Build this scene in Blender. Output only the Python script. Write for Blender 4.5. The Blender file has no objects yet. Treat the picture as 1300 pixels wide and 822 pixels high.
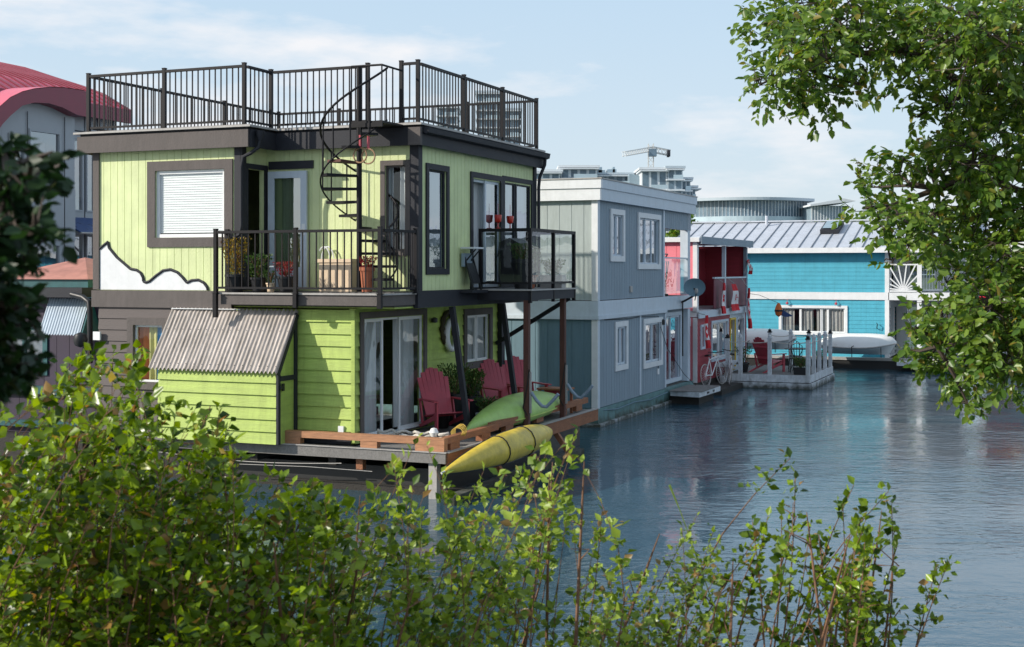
import bpy, math, random
import numpy as np
from mathutils import Vector, Matrix
R = math.radians
scene = bpy.context.scene
COL = scene.collection
H = 3.6
TH = math.atan2(-.38, .925)
ca, sa = math.cos(TH), math.sin(TH)
C0 = (-1.585, 22.5)
def W(a, b):
    return C0[0] + a*ca - b*sa, C0[1] + a*sa + b*ca

# ------------------------------------------------------------------ materials
def _nt(name):
    m = bpy.data.materials.new(name); m.use_nodes = True
    nt = m.node_tree
    return m, nt, nt.nodes['Principled BSDF']
def mat(name, col, rough=.7, var=.12, scale=3, bump=0, bscale=40, metal=0, stretch=(1, 1, 1), dirt=0, spec=.5, streak=0, algae=0):
    m, nt, p = _nt(name)
    N, L = nt.nodes, nt.links
    tc = N.new('ShaderNodeTexCoord'); mp = N.new('ShaderNodeMapping'); mp.inputs['Scale'].default_value = stretch
    L.new(tc.outputs['Object'], mp.inputs['Vector'])
    nz = N.new('ShaderNodeTexNoise'); nz.inputs['Scale'].default_value = scale; nz.inputs['Detail'].default_value = 6; nz.inputs['Roughness'].default_value = .65
    L.new(mp.outputs[0], nz.inputs['Vector'])
    rp = N.new('ShaderNodeMapRange'); rp.inputs['From Min'].default_value = .3; rp.inputs['From Max'].default_value = .7
    rp.inputs['To Min'].default_value = 1-var; rp.inputs['To Max'].default_value = 1+var
    L.new(nz.outputs['Fac'], rp.inputs['Value'])
    mx = N.new('ShaderNodeVectorMath'); mx.operation = 'SCALE'; mx.inputs[0].default_value = col
    L.new(rp.outputs[0], mx.inputs['Scale'])
    out = mx.outputs[0]
    if dirt:
        n2 = N.new('ShaderNodeTexNoise'); n2.inputs['Scale'].default_value = 1.3; n2.inputs['Detail'].default_value = 9; n2.inputs['Roughness'].default_value = .72
        m2 = N.new('ShaderNodeMapping'); m2.inputs['Scale'].default_value = (2.2, 2.2, .45)
        L.new(tc.outputs['Object'], m2.inputs['Vector']); L.new(m2.outputs[0], n2.inputs['Vector'])
        r2 = N.new('ShaderNodeMapRange'); r2.inputs['From Min'].default_value = .45; r2.inputs['From Max'].default_value = .75
        r2.inputs['To Max'].default_value = dirt
        L.new(n2.outputs['Fac'], r2.inputs['Value'])
        mm = N.new('ShaderNodeMix'); mm.data_type = 'RGBA'; mm.inputs['B'].default_value = (col[0]*.35, col[1]*.33, col[2]*.28, 1)
        L.new(r2.outputs[0], mm.inputs['Factor']); L.new(out, mm.inputs['A']); out = mm.outputs['Result']
    if streak:      # vertical weather streaks and a grimy foot near the water
        n3 = N.new('ShaderNodeTexNoise'); n3.inputs['Scale'].default_value = 1; n3.inputs['Detail'].default_value = 5
        m3 = N.new('ShaderNodeMapping'); m3.inputs['Scale'].default_value = (14, 14, .6)
        L.new(tc.outputs['Object'], m3.inputs['Vector']); L.new(m3.outputs[0], n3.inputs['Vector'])
        r3 = N.new('ShaderNodeMapRange'); r3.inputs['From Min'].default_value = .52; r3.inputs['From Max'].default_value = .8; r3.inputs['To Max'].default_value = streak
        L.new(n3.outputs['Fac'], r3.inputs['Value'])
        m4 = N.new('ShaderNodeMix'); m4.data_type = 'RGBA'; m4.inputs['B'].default_value = (col[0]*.5, col[1]*.5, col[2]*.45, 1)
        L.new(r3.outputs[0], m4.inputs['Factor']); L.new(out, m4.inputs['A']); out = m4.outputs['Result']
    if algae:       # green brown growth and wet stain just above the water
        sz = N.new('ShaderNodeSeparateXYZ'); L.new(tc.outputs['Object'], sz.inputs[0])
        n5 = N.new('ShaderNodeTexNoise'); n5.inputs['Scale'].default_value = 5; n5.inputs['Detail'].default_value = 5; L.new(tc.outputs['Object'], n5.inputs['Vector'])
        ad = N.new('ShaderNodeMath'); ad.operation = 'MULTIPLY_ADD'; ad.inputs[1].default_value = -.45; L.new(n5.outputs['Fac'], ad.inputs[0]); L.new(sz.outputs['Z'], ad.inputs[2])
        r5 = N.new('ShaderNodeMapRange'); r5.inputs['From Min'].default_value = algae-.30; r5.inputs['From Max'].default_value = algae-.12; r5.inputs['To Min'].default_value = .92; r5.inputs['To Max'].default_value = 0
        L.new(ad.outputs[0], r5.inputs['Value'])
        m5 = N.new('ShaderNodeMix'); m5.data_type = 'RGBA'; m5.inputs['B'].default_value = (.028, .032, .016, 1)
        L.new(r5.outputs[0], m5.inputs['Factor']); L.new(out, m5.inputs['A']); out = m5.outputs['Result']
    L.new(out, p.inputs['Base Color'])
    p.inputs['Metallic'].default_value = metal; p.inputs['Specular IOR Level'].default_value = spec
    rr = N.new('ShaderNodeMapRange'); rr.inputs['To Min'].default_value = max(.02, rough-.12); rr.inputs['To Max'].default_value = min(1, rough+.12)
    L.new(nz.outputs['Fac'], rr.inputs['Value']); L.new(rr.outputs[0], p.inputs['Roughness'])
    if bump:
        nb = N.new('ShaderNodeTexNoise'); nb.inputs['Scale'].default_value = bscale; nb.inputs['Detail'].default_value = 4
        L.new(mp.outputs[0], nb.inputs['Vector'])
        b = N.new('ShaderNodeBump'); b.inputs['Strength'].default_value = bump; b.inputs['Distance'].default_value = .02
        L.new(nb.outputs['Fac'], b.inputs['Height']); L.new(b.outputs[0], p.inputs['Normal'])
    return m
def glass(name, tint=(.75, .8, .82), refl=.12, rough=.0):
    m = bpy.data.materials.new(name); m.use_nodes = True; nt = m.node_tree; N, L = nt.nodes, nt.links
    N.clear()
    o = N.new('ShaderNodeOutputMaterial'); t = N.new('ShaderNodeBsdfTransparent'); t.inputs[0].default_value = (*tint, 1)
    g = N.new('ShaderNodeBsdfGlossy'); g.inputs['Roughness'].default_value = rough; g.inputs['Color'].default_value = (.9, .95, 1, 1)
    ge = N.new('ShaderNodeNewGeometry'); vd = N.new('ShaderNodeVectorMath'); vd.operation = 'DOT_PRODUCT'; L.new(ge.outputs['Normal'], vd.inputs[0]); L.new(ge.outputs['Incoming'], vd.inputs[1])
    ab = N.new('ShaderNodeMath'); ab.operation = 'ABSOLUTE'; L.new(vd.outputs['Value'], ab.inputs[0]); sb_ = N.new('ShaderNodeMath'); sb_.operation = 'SUBTRACT'; sb_.inputs[0].default_value = 1; sb_.use_clamp = True; L.new(ab.outputs[0], sb_.inputs[1])
    f = N.new('ShaderNodeMath'); f.operation = 'POWER'; f.inputs[1].default_value = 4.2; L.new(sb_.outputs[0], f.inputs[0])
    ad = N.new('ShaderNodeMath'); ad.operation = 'ADD'; ad.inputs[1].default_value = refl; ad.use_clamp = True
    nz = N.new('ShaderNodeTexNoise'); nz.inputs['Scale'].default_value = 1.6; tc = N.new('ShaderNodeTexCoord'); L.new(tc.outputs['Object'], nz.inputs['Vector'])
    bp = N.new('ShaderNodeBump'); bp.inputs['Strength'].default_value = .12; bp.inputs['Distance'].default_value = .03
    L.new(nz.outputs['Fac'], bp.inputs['Height']); L.new(bp.outputs[0], g.inputs['Normal'])
    x = N.new('ShaderNodeMixShader')
    L.new(f.outputs[0], ad.inputs[0]); L.new(ad.outputs[0], x.inputs[0]); L.new(t.outputs[0], x.inputs[1]); L.new(g.outputs[0], x.inputs[2]); L.new(x.outputs[0], o.inputs[0])
    return m
def leafmat(name, c1, c2, c3, trans=.35, gloss=.35):
    m = bpy.data.materials.new(name); m.use_nodes = True; nt = m.node_tree; N, L = nt.nodes, nt.links
    N.clear()
    o = N.new('ShaderNodeOutputMaterial')
    ge = N.new('ShaderNodeNewGeometry'); cr = N.new('ShaderNodeValToRGB')
    e = cr.color_ramp.elements; e[0].position = 0; e[0].color = (*c1, 1); e[1].position = .93; e[1].color = (*c2, 1)
    k = e.new(.97); k.color = (*c3, 1)
    L.new(ge.outputs['Random Per Island'], cr.inputs[0])
    p = N.new('ShaderNodeBsdfPrincipled'); p.inputs['Roughness'].default_value = gloss; p.inputs['Specular IOR Level'].default_value = .45
    t = N.new('ShaderNodeBsdfTranslucent'); x = N.new('ShaderNodeMixShader'); x.inputs[0].default_value = trans
    hs = N.new('ShaderNodeHueSaturation'); hs.inputs['Hue'].default_value = .485; hs.inputs['Saturation'].default_value = 1.1; hs.inputs['Value'].default_value = 1.5
    L.new(cr.outputs[0], p.inputs['Base Color']); L.new(cr.outputs[0], hs.inputs['Color']); L.new(hs.outputs[0], t.inputs[0])
    L.new(p.outputs[0], x.inputs[1]); L.new(t.outputs[0], x.inputs[2]); L.new(x.outputs[0], o.inputs[0])
    return m
M = dict(
  lime_up=mat('lime_paint_pale', (.66, .73, .38), .6, .10, 2, .2, 30, dirt=.2, streak=.38),
  lime_lo=mat('lime_paint_bright', (.42, .54, .12), .6, .16, 3, .3, 30, stretch=(.4, 1, 5), dirt=.35, streak=.4),
  trim=mat('brown_grey_trim', (.115, .098, .092), .8, .15, 12, .35, 90, stretch=(1, 1, .25), dirt=.25),
  trim_dark=mat('charcoal_and_shaded_trim', (.026, .027, .034), .6, .15, 8, .15, 60, spec=.3),  # charcoal parts, and lime home trim with side shade put into its colour
  lip=mat('pale_flashing', (.38, .36, .34), .5, .15, 10),
  rail=mat('bronze_black_rail', (.011, .010, .012), .5, .2, 10, spec=.22),
  white=mat('white_paint', (.74, .75, .76), .5, .06, 5, .1, 40, dirt=.1, streak=.12),
  white_worn=mat('worn_white_paint', (.62, .65, .68), .7, .2, 9, .3, 50, dirt=.5, streak=.45, algae=.1),
  vinyl=mat('white_vinyl', (.78, .79, .8), .35, .04, 5),
  brownlap=mat('brown_grey_siding', (.12, .1, .095), .75, .12, 4, .2, 40, stretch=(.4, 1, 3)),
  cedar=mat('cedar_wood', (.30, .12, .055), .65, .3, 6, .4, 60, stretch=(6, .8, 6), dirt=.2),
  cedar_front=mat('cedar_board', (.42, .2, .1), .65, .28, 6, .4, 60, stretch=(.8, 6, 6), dirt=.25),
  post=mat('red_brown_post', (.105, .04, .028), .7, .3, 6, .3, 60, stretch=(5, 5, .6)),
  greywood=mat('grey_weathered_deck', (.2, .19, .18), .8, .25, 5, .3, 60, stretch=(8, .6, 6), dirt=.2),
  concrete=mat('grey_float_concrete', (.11, .113, .105), .9, .4, 6, .6, 30, dirt=.8, algae=.14),
  darkwood=mat('dark_wet_timber', (.03, .026, .022), .8, .4, 5, .5, 30),
  black=mat('black_plastic', (.012, .012, .014), .45, .2, 10),
  inside=mat('dim_interior', (.09, .085, .08), .9, .2, 2),
  floorboards=mat('interior_floor', (.16, .11, .07), .6, .2, 4),
  curtain=mat('pale_curtain', (.55, .56, .56), .85, .1, 3, stretch=(6, 6, .3)),
  blind=mat('white_blind', (.82, .82, .8), .5, .03, 5),
  red_chair=mat('red_chair_paint', (.44, .055, .08), .45, .12, 5, .1, 40),
  yellow=mat('yellow_hull', (.70, .52, .07), .42, .25, 3, .1, 10, dirt=.75),
  canoe=mat('lime_canoe_hull', (.38, .58, .15), .42, .16, 2.5, .1, 10, dirt=.35),
  strap=mat('black_strap', (.012, .012, .012), .7),
  foam=mat('blue_grey_foam', (.25, .31, .38), .8, .15, 10, .2, 60),
  rope=mat('white_rope', (.62, .58, .52), .9, .25, 40, .6, 200),
  yrope=mat('yellow_rope', (.6, .42, .08), .9, .25, 40, .6, 200),
  terracotta=mat('terracotta', (.38, .12, .06), .8, .15, 8),
  cream=mat('cream_plastic', (.72, .55, .38), .5, .06, 3),
  grey_front=mat('sunlit_slate_siding', (.39, .44, .43), .65, .1, 3, .2, 50, stretch=(4, 4, .5), dirt=.15, streak=.25),  # same slate siding, sunlight put into its lighter colour
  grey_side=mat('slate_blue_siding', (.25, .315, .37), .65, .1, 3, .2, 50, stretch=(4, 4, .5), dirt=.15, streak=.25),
  slate_lo=mat('shadowed_slate_siding', (.13, .215, .265), .65, .1, 3, .2, 50, stretch=(4, 4, .5), dirt=.15, streak=.2),  # lower front siding, the lime home's cast shadow put into its colour
  blueshade_trim=mat('blue_shaded_white_trim', (.56, .63, .7), .5, .06, 5, .1, 40, dirt=.12, streak=.15),  # white trim with bluish shade put into its colour
  hull=mat('teal_grey_hull', (.12, .23, .23), .6, .25, 4, .2, 20, dirt=.5, streak=.5, algae=.12),
  pink=mat('sunlit_red_siding', (.82, .22, .27), .6, .08, 3, dirt=.1, streak=.1),  # red siding with sunlight put into its paler colour
  red=mat('shaded_red_siding', (.33, .028, .045), .6, .15, 4, .2, 40, stretch=(.5, 1, 4), dirt=.2),  # same red siding, shade put into its darker colour
  maroon=mat('maroon_panel', (.2, .055, .075), .6, .15, 3, dirt=.2),
  blue=mat('turquoise_siding', (.065, .375, .50), .6, .09, 3, .15, 40, dirt=.16, streak=.32),
  metalroof=mat('grey_metal_roof', (.55, .58, .64), .45, .06, 1.2, metal=.15, dirt=.3, streak=.3),
  seam=mat('roof_seam', (.2, .22, .25), .5),
  redroof=mat('red_metal_roof', (.74, .15, .21), .42, .07, 1.5, dirt=.1),
  redroof_dark=mat('dark_red_fascia', (.26, .06, .085), .5, .08, 2),
  panel=mat('grey_cladding_panel', (.34, .36, .39), .45, .06, 1.5, metal=.1),
  teal=mat('dark_teal_paint', (.012, .09, .10), .5, .2, 4, dirt=.3),
  purple=mat('dark_purple_paint', (.032, .02, .045), .6, .2, 4, dirt=.3),
  pinkroof=mat('faded_pink_roof', (.45, .2, .16), .7, .2, 3, .2, 20, dirt=.3),
  corr=mat('rusty_corrugated_tin', (.43, .38, .345), .5, .5, 3, .1, 30, metal=.1, stretch=(7, .5, .5), dirt=.7, streak=.5),
  awning=mat('pale_corrugated_awning', (.4, .47, .55), .5, .1, 3),
  skin_red=mat('flag_red', (.62, .02, .03), .7, .08, 5),
  skin_white=mat('flag_white', (.8, .78, .78), .7, .05, 5),
  redglass=mat('red_glass', (.5, .02, .01), .15, .1, 5),
  boat=mat('white_gelcoat', (.8, .8, .78), .3, .04, 2, dirt=.08),
  haze=mat('hazy_pale_concrete', (.62, .66, .69), .8, .05, .1),  # distance haze mixed into the base colours of the far buildings
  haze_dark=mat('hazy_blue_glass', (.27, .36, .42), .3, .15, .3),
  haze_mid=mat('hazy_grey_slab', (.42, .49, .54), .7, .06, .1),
  crane=mat('crane_white', (.62, .62, .6), .6),
  bark=mat('brown_bark', (.10, .065, .042), .9, .35, 20, .6, 60),
  twig=mat('reddish_twig', (.17, .085, .045), .8, .3, 30),
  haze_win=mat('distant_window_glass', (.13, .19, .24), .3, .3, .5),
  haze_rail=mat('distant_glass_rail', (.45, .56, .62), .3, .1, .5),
  ringwood=mat('varnished_ring', (.3,.17,.09), .5),
  twig_dark=mat('dark_twig', (.05, .035, .025), .8, .3, 30),
  soil=mat('bank_soil', (.07, .06, .04), .95, .4, 3, .8, 12),
  rock=mat('shore_rock', (.12, .115, .105), .9, .35, 2, .8, 8, dirt=.4),
  far=mat('far_shore_green', (.06, .09, .06), .95, .3, .1),
  glass=glass('window_glass', (.88, .91, .92), .07),
  glass_clear=glass('clear_glass_panel', (.85, .88, .88), .05),
  glass_sky=glass('reflecting_glass', (.5, .56, .6), .34),
  red_plain=mat('bright_red_plastic', (.6, .02, .05), .4), yellow_plain=mat('bright_yellow_plastic', (.75, .5, .02), .4),
  orange_cl=mat('orange_cloth', (.62, .16, .04), .85, .15, 5), yellow_cl=mat('yellow_cloth', (.6, .55, .22), .85, .15, 5), blue_cl=mat('blue_cloth', (.06, .28, .52), .85, .2, 5),
  navy=mat('blue_solar_panel', (.03, .07, .2), .3, .2, 3),
  wicker=mat('dark_wreath', (.05, .04, .02), .9, .3, 30, .5, 60),
  purple_fl=mat('purple_flower', (.3, .05, .3), .7),
  clap=mat('white_clapboard', (.7, .71, .7), .6, .05, 3),
  underdeck=mat('underdeck_shade', (.02, .02, .02), .5),  # shade below the decks put into a near black colour
)
M['leaf_bush'] = leafmat('hawthorn_leaf', (.018, .055, .005), (.28, .41, .03), (.34, .2, .06), .38, .3)
M['leaf_bush2'] = leafmat('young_leaf', (.045, .11, .01), (.38, .50, .075), (.3, .2, .08), .4, .42)
M['leaf_tree'] = leafmat('pear_leaf', (.05, .125, .018), (.21, .31, .05), (.24, .2, .04), .42, .33)
M['leaf_dark'] = leafmat('shaded_leaf', (.006, .022, .006), (.02, .06, .012), (.03, .04, .01), .25, .5)  # shade on the near branch put into its low leaf colour
M['leaf_pot'] = leafmat('potted_leaf', (.03, .08, .015), (.08, .15, .03), (.1, .12, .03), .3, .5)
M['leaf_gold'] = leafmat('golden_leaf', (.22, .17, .02), (.4, .28, .04), (.3, .1, .03), .3, .5)
M['leaf_red'] = leafmat('red_flower_leaf', (.2, .04, .03), (.45, .05, .05), (.1, .15, .03), .3, .5)

# ------------------------------------------------------------------ mesh builder
class MB:
    def __init__(s): s.v = []; s.f = []; s.m = []; s.mi = 0; s.T = None
    def P(s, p):
        s.v.append(tuple(s.T @ Vector(p)) if s.T else tuple(p)); return len(s.v)-1
    def face(s, pts):
        s.f.append([s.P(p) for p in pts]); s.m.append(s.mi)
    def box(s, x0, x1, y0, y1, z0, z1):
        i = [s.P(p) for p in ((x0,y0,z0),(x1,y0,z0),(x1,y1,z0),(x0,y1,z0),(x0,y0,z1),(x1,y0,z1),(x1,y1,z1),(x0,y1,z1))]
        for q in ((0,3,2,1),(4,5,6,7),(0,1,5,4),(1,2,6,5),(2,3,7,6),(3,0,4,7)):
            s.f.append([i[k] for k in q]); s.m.append(s.mi)
    def mbox(s, mp, s0, s1, z0, z1, o0, o1):
        a, b = mp(s0, z0, o0), mp(s1, z1, o1)
        s.box(min(a[0],b[0]), max(a[0],b[0]), min(a[1],b[1]), max(a[1],b[1]), min(a[2],b[2]), max(a[2],b[2]))
    def bar(s, p, q, w, h=None, up=(0,0,1)):
        h = h or w; p, q = Vector(p), Vector(q); d = (q-p).normalized(); u = Vector(up)
        if abs(d.dot(u)) > .98: u = Vector((1,0,0))
        x = d.cross(u).normalized()*w/2; y = x.cross(d).normalized()*h/2
        i = [s.P(c) for c in (p-x-y, p+x-y, p+x+y, p-x+y, q-x-y, q+x-y, q+x+y, q-x+y)]
        for k in ((0,3,2,1),(4,5,6,7),(0,1,5,4),(1,2,6,5),(2,3,7,6),(3,0,4,7)):
            s.f.append([i[j] for j in k]); s.m.append(s.mi)
    def tube(s, pts, r, n=8, closed=False):
        pts = [Vector(p) for p in pts]; m = len(pts)
        rs = r if isinstance(r, (list, tuple)) else [r]*m
        rings = []; px = None
        for k, p in enumerate(pts):
            if closed: d = pts[(k+1) % m]-pts[k-1]
            else: d = pts[min(k+1, m-1)]-pts[max(k-1, 0)]
            d.normalize()
            if px is None:
                px = d.cross(Vector((0,0,1)))
                if px.length < .05: px = d.cross(Vector((1,0,0)))
            else: px = px - d*px.dot(d)
            px.normalize(); py = d.cross(px)
            rings.append([s.P(p+px*rs[k]*math.cos(2*math.pi*j/n)+py*rs[k]*math.sin(2*math.pi*j/n)) for j in range(n)])
        for k in range(m if closed else m-1):
            A, B = rings[k], rings[(k+1) % m]
            for j in range(n):
                s.f.append([A[j], A[(j+1) % n], B[(j+1) % n], B[j]]); s.m.append(s.mi)
        if not closed:
            s.f.append(rings[0][::-1]); s.m.append(s.mi); s.f.append(rings[-1]); s.m.append(s.mi)
    def lathe(s, c, prof, n=14):
        rings = [[s.P((c[0]+r*math.cos(2*math.pi*j/n), c[1]+r*math.sin(2*math.pi*j/n), c[2]+z)) for j in range(n)] for r, z in prof]
        for A, B in zip(rings, rings[1:]):
            for j in range(n): s.f.append([A[j], A[(j+1) % n], B[(j+1) % n], B[j]]); s.m.append(s.mi)
        s.f.append(rings[0][::-1]); s.m.append(s.mi); s.f.append(rings[-1]); s.m.append(s.mi)
    def prism(s, pts, off):      # pts 3-D polygon, off extrusion vector
        off = Vector(off); n = len(pts)
        A = [s.P(p) for p in pts]; B = [s.P(Vector(p)+off) for p in pts]
        s.f.append(A[::-1]); s.f.append(B); s.m += [s.mi]*2
        for k in range(n): s.f.append([A[k], A[(k+1) % n], B[(k+1) % n], B[k]]); s.m.append(s.mi)
    def grid(s, rows, closed=False):
        I = [[s.P(p) for p in r] for r in rows]
        for A, B in zip(I, I[1:]):
            n = len(A)
            for j in range(n if closed else n-1): s.f.append([A[j], A[(j+1) % n], B[(j+1) % n], B[j]]); s.m.append(s.mi)
    def build(s, name, mats, parent=None, smooth=False, at=None, recalc=False):
        o3 = Vector(at) if at is not None else (Vector(parent['_o']) if parent is not None and '_o' in parent else Vector((0,0,0)))
        me = bpy.data.meshes.new(name)
        me.from_pydata([tuple(Vector(v)-o3) for v in s.v], [], s.f)
        mats = mats if isinstance(mats, (list, tuple)) else [mats]
        for x in mats: me.materials.append(M[x] if isinstance(x, str) else x)
        if len(mats) > 1: me.polygons.foreach_set('material_index', s.m)
        if smooth:
            me.polygons.foreach_set('use_smooth', [True]*len(me.polygons))
            try: me.set_sharp_from_angle(angle=R(40))
            except Exception: pass
        me.update()
        ob = bpy.data.objects.new(name, me); COL.objects.link(ob)
        if parent is not None: ob.parent = parent; ob['_o'] = list(o3)
        else: ob['_o'] = list(o3)
        return ob
def place(o, abz, dock=True, rz=0):
    if dock:
        x, y = W(abz[0], abz[1]); o.location = (x, y, abz[2]); o.rotation_euler = (0, 0, TH+rz)
    else:
        o.location = abz; o.rotation_euler = (0, 0, rz)
def tag(o, label, cat, group=None, kind=None):
    if label: o['label'] = label
    if cat: o['category'] = cat
    if group: o['group'] = group
    if kind: o['kind'] = kind
    return o
def thing(name, label, cat, abz=(0,0,0), group=None, local=False, dock=True, rz=0):
    """local: parts are modelled about their own origin; otherwise parts are given in dock metres"""
    o = bpy.data.objects.new(name, None); COL.objects.link(o); o.empty_display_size = .3
    place(o, abz, dock, rz); o['_o'] = [0,0,0] if (local or not dock) else list(abz)
    return tag(o, label, cat, group)
def single(mb, name, mats, label, cat, abz=(0,0,0), group=None, smooth=False, local=False, dock=True, rz=0, kind=None):
    o = mb.build(name, mats, None, smooth, at=(0,0,0) if (local or not dock) else abz)
    place(o, abz, dock, rz)
    return tag(o, label, cat, group, kind)
def kids(o): return [c for c in bpy.data.objects if c.parent == o]
def dup(o, parent=None):
    ch = list(o.children)
    c = o.copy(); COL.objects.link(c)
    if parent is not None: c.parent = parent
    for k in ch: dup(k, c)
    return c

# ------------------------------------------------------------------ building helpers
def PB(b, sg=-1): return lambda s, z, o: (s, b+sg*o, z)     # wall at constant b, facing the camera side (-b)
def PA(a, sg=1): return lambda s, z, o: (a+sg*o, s, z)      # wall at constant a, facing +a
def wall(mp, s0, s1, z0, z1, holes=(), th=.09, groove=0, lap=0, mb=None, ga=.009, gd=.007, ld=.02):
    mb = mb or MB(); E = 1e-5
    S = {s0, s1}; Zs = {z0, z1}
    for h in holes: S |= {h[0], h[1]}; Zs |= {h[2], h[3]}
    G = []
    if groove:
        g = s0+groove
        while g < s1-groove*.4: G.append((g, g+ga)); S |= {g, g+ga}; g += groove
    rows = []
    if lap:
        g = z0
        while g < z1-E: rows.append(g); Zs.add(g); g += lap
    S = sorted(x for x in S if s0-E <= x <= s1+E); Zs = sorted(x for x in Zs if z0-E <= x <= z1+E)
    def uniq(L):
        o = [L[0]]
        for x in L[1:]:
            if x-o[-1] > 1e-4: o.append(x)
        return o
    S = uniq(S); Zs = uniq(Zs)
    nS, nZ = len(S)-1, len(Zs)-1
    def solid(i, j):
        if not (0 <= i < nS and 0 <= j < nZ): return False
        c, d = (S[i]+S[i+1])/2, (Zs[j]+Zs[j+1])/2
        return not any(h[0] < c < h[1] and h[2] < d < h[3] for h in holes)
    def goff(i):
        c = (S[i]+S[i+1])/2
        return -gd if any(a < c < b for a, b in G) else 0.
    def loff(z, top):
        if not lap: return 0.
        q = (z-z0)/lap; fr = q-math.floor(q+1e-4)
        if top and fr < 1e-3: fr = 1
        return ld*(1-fr)
    for i in range(nS):
        for j in range(nZ):
            if not solid(i, j): continue
            a, b, c, d = S[i], S[i+1], Zs[j], Zs[j+1]
            g = goff(i); ob, ot = g+loff(c, False), g+loff(d, True)
            mb.face([mp(a,c,ob), mp(b,c,ob), mp(b,d,ot), mp(a,d,ot)])
            mb.face([mp(a,c,-th), mp(a,d,-th), mp(b,d,-th), mp(b,c,-th)])
            for di, x in ((-1, a), (1, b)):
                if not solid(i+di, j): mb.face([mp(x,c,ob), mp(x,d,ot), mp(x,d,-th), mp(x,c,-th)])
                elif di == 1 and abs(goff(i+1)-g) > E:
                    g2 = goff(i+1)-g; mb.face([mp(x,c,ob), mp(x,d,ot), mp(x,d,ot+g2), mp(x,c,ob+g2)])
            if not solid(i, j-1): mb.face([mp(a,c,ob), mp(b,c,ob), mp(b,c,-th), mp(a,c,-th)])
            elif lap and abs(ob-g-loff(c, True)) > E:
                o2 = g+loff(c, True); mb.face([mp(a,c,ob), mp(b,c,ob), mp(b,c,o2), mp(a,c,o2)])
            if not solid(i, j+1): mb.face([mp(a,d,ot), mp(b,d,ot), mp(b,d,-th), mp(a,d,-th)])
    return mb
def frame(mb, mp, s0, s1, z0, z1, w, o0, o1, wt=None, wb=None):
    wt = w if wt is None else wt; wb = w if wb is None else wb
    mb.mbox(mp, s0, s1, z1-wt, z1, o0, o1); mb.mbox(mp, s0, s1, z0, z0+wb, o0, o1)
    mb.mbox(mp, s0, s0+w, z0+wb, z1-wt, o0, o1); mb.mbox(mp, s1-w, s1, z0+wb, z1-wt, o0, o1)
def curtain(mp, s0, s1, z0, z1, off, amp=.025, wl=.13):
    mb = MB(); n = max(8, int((s1-s0)/.022)); rows = []
    for k, z in enumerate((z1, (z0+z1)/2, z0)):
        rows.append([mp(s0+(s1-s0)*i/n, z, off+amp*(.6+.4*k)*math.sin(2*math.pi*(s0+(s1-s0)*i/n)/wl+.6*math.sin(i*.31))) for i in range(n+1)])
    mb.grid(rows); return mb
def window(par, mp, s0, s1, z0, z1, cas=.09, casm='trim', sash='vinyl', splits=(1,), sw=.045, gl='glass', proud=.03, cur=None, blind=False, cm='curtain', bottom=None, kind='window'):
    """casing on the wall, one sash and pane for each split, set in the opening"""
    mb = MB()
    frame(mb, mp, s0, s1, z0, z1, cas, .003, proud, wb=bottom)
    fr = mb.build(kind, casm, par)
    a, b, c, d = s0+cas, s1-cas, z0+(cas if bottom is None else bottom), z1-cas
    x = a; tot = sum(splits)
    for k, sp in enumerate(splits):
        y = x+(b-a)*sp/tot
        m = MB(); frame(m, mp, x+.001, y-.001, c+.001, d-.001, sw, -.06+.012*(k % 2), -.022+.012*(k % 2)); m.build('sash', sash, fr)
        m = MB(); o = -.045+.012*(k % 2)
        m.face([mp(x+sw*.7,c+sw*.7,o), mp(y-sw*.7,c+sw*.7,o), mp(y-sw*.7,d-sw*.7,o), mp(x+sw*.7,d-sw*.7,o)]); m.build('pane', gl, fr)
        x = y
    if cur:
        for (u0, u1) in cur:
            curtain(mp, a+(b-a)*u0, a+(b-a)*u1, c+.02, d-.02, -.095).build('curtain', cm, fr, True)
    if blind:
        m = MB(); z = d-.03
        m.mbox(mp, a+.05, b-.05, z-.02, z+.02, -.085, -.055)
        z = z-.05
        while z > c+.05:
            m.face([mp(a+.05,z,-.058), mp(b-.05,z,-.058), mp(b-.05,z+.046,-.07), mp(a+.05,z+.046,-.07)]); z -= .042
        m.build('blind', 'blind', fr)
    return fr
def hole(s0, s1, z0, z1, cas=.09, bottom=None): return (s0+cas-.002, s1-cas+.002, z0+(cas if bottom is None else bottom)-.002, z1-cas+.002)
def railing(par, p0, p1, z, h=1.04, nposts=2, sp=.115, m='rail', ends=(1, 1), pw=.06, pk=.018):
    p0, p1 = Vector((*p0, 0)), Vector((*p1, 0)); d = p1-p0; L = d.length; u = d/L
    mb = MB(); Z = Vector((0,0,1))
    e = u*pw/2
    mb.bar(p0+e+Z*(z+h-.025), p1-e+Z*(z+h-.025), .05, .045); mb.bar(p0+e+Z*(z+.09), p1-e+Z*(z+.09), .035, .035)
    n = int(L/sp)
    for k in range(1, n):
        q = p0+u*(L*k/n); mb.bar(q+Z*(z+.1075), q+Z*(z+h-.0475), pk)
    r = mb.build('railing', m, par)
    for k in range(nposts):
        if (k == 0 and not ends[0]) or (k == nposts-1 and not ends[1]): continue
        q = p0+u*(L*k/(nposts-1)); mb = MB(); mb.bar(q+Z*(z-.0), q+Z*(z+h+.02), pw); mb.bar(q+Z*(z+h+.0205), q+Z*(z+h+.035), pw*1.15)
        mb.bar(q+Z*(z-.0), q+Z*(z+.012), pw*1.7)
        mb.build('post', m, r)
    return r
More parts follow.
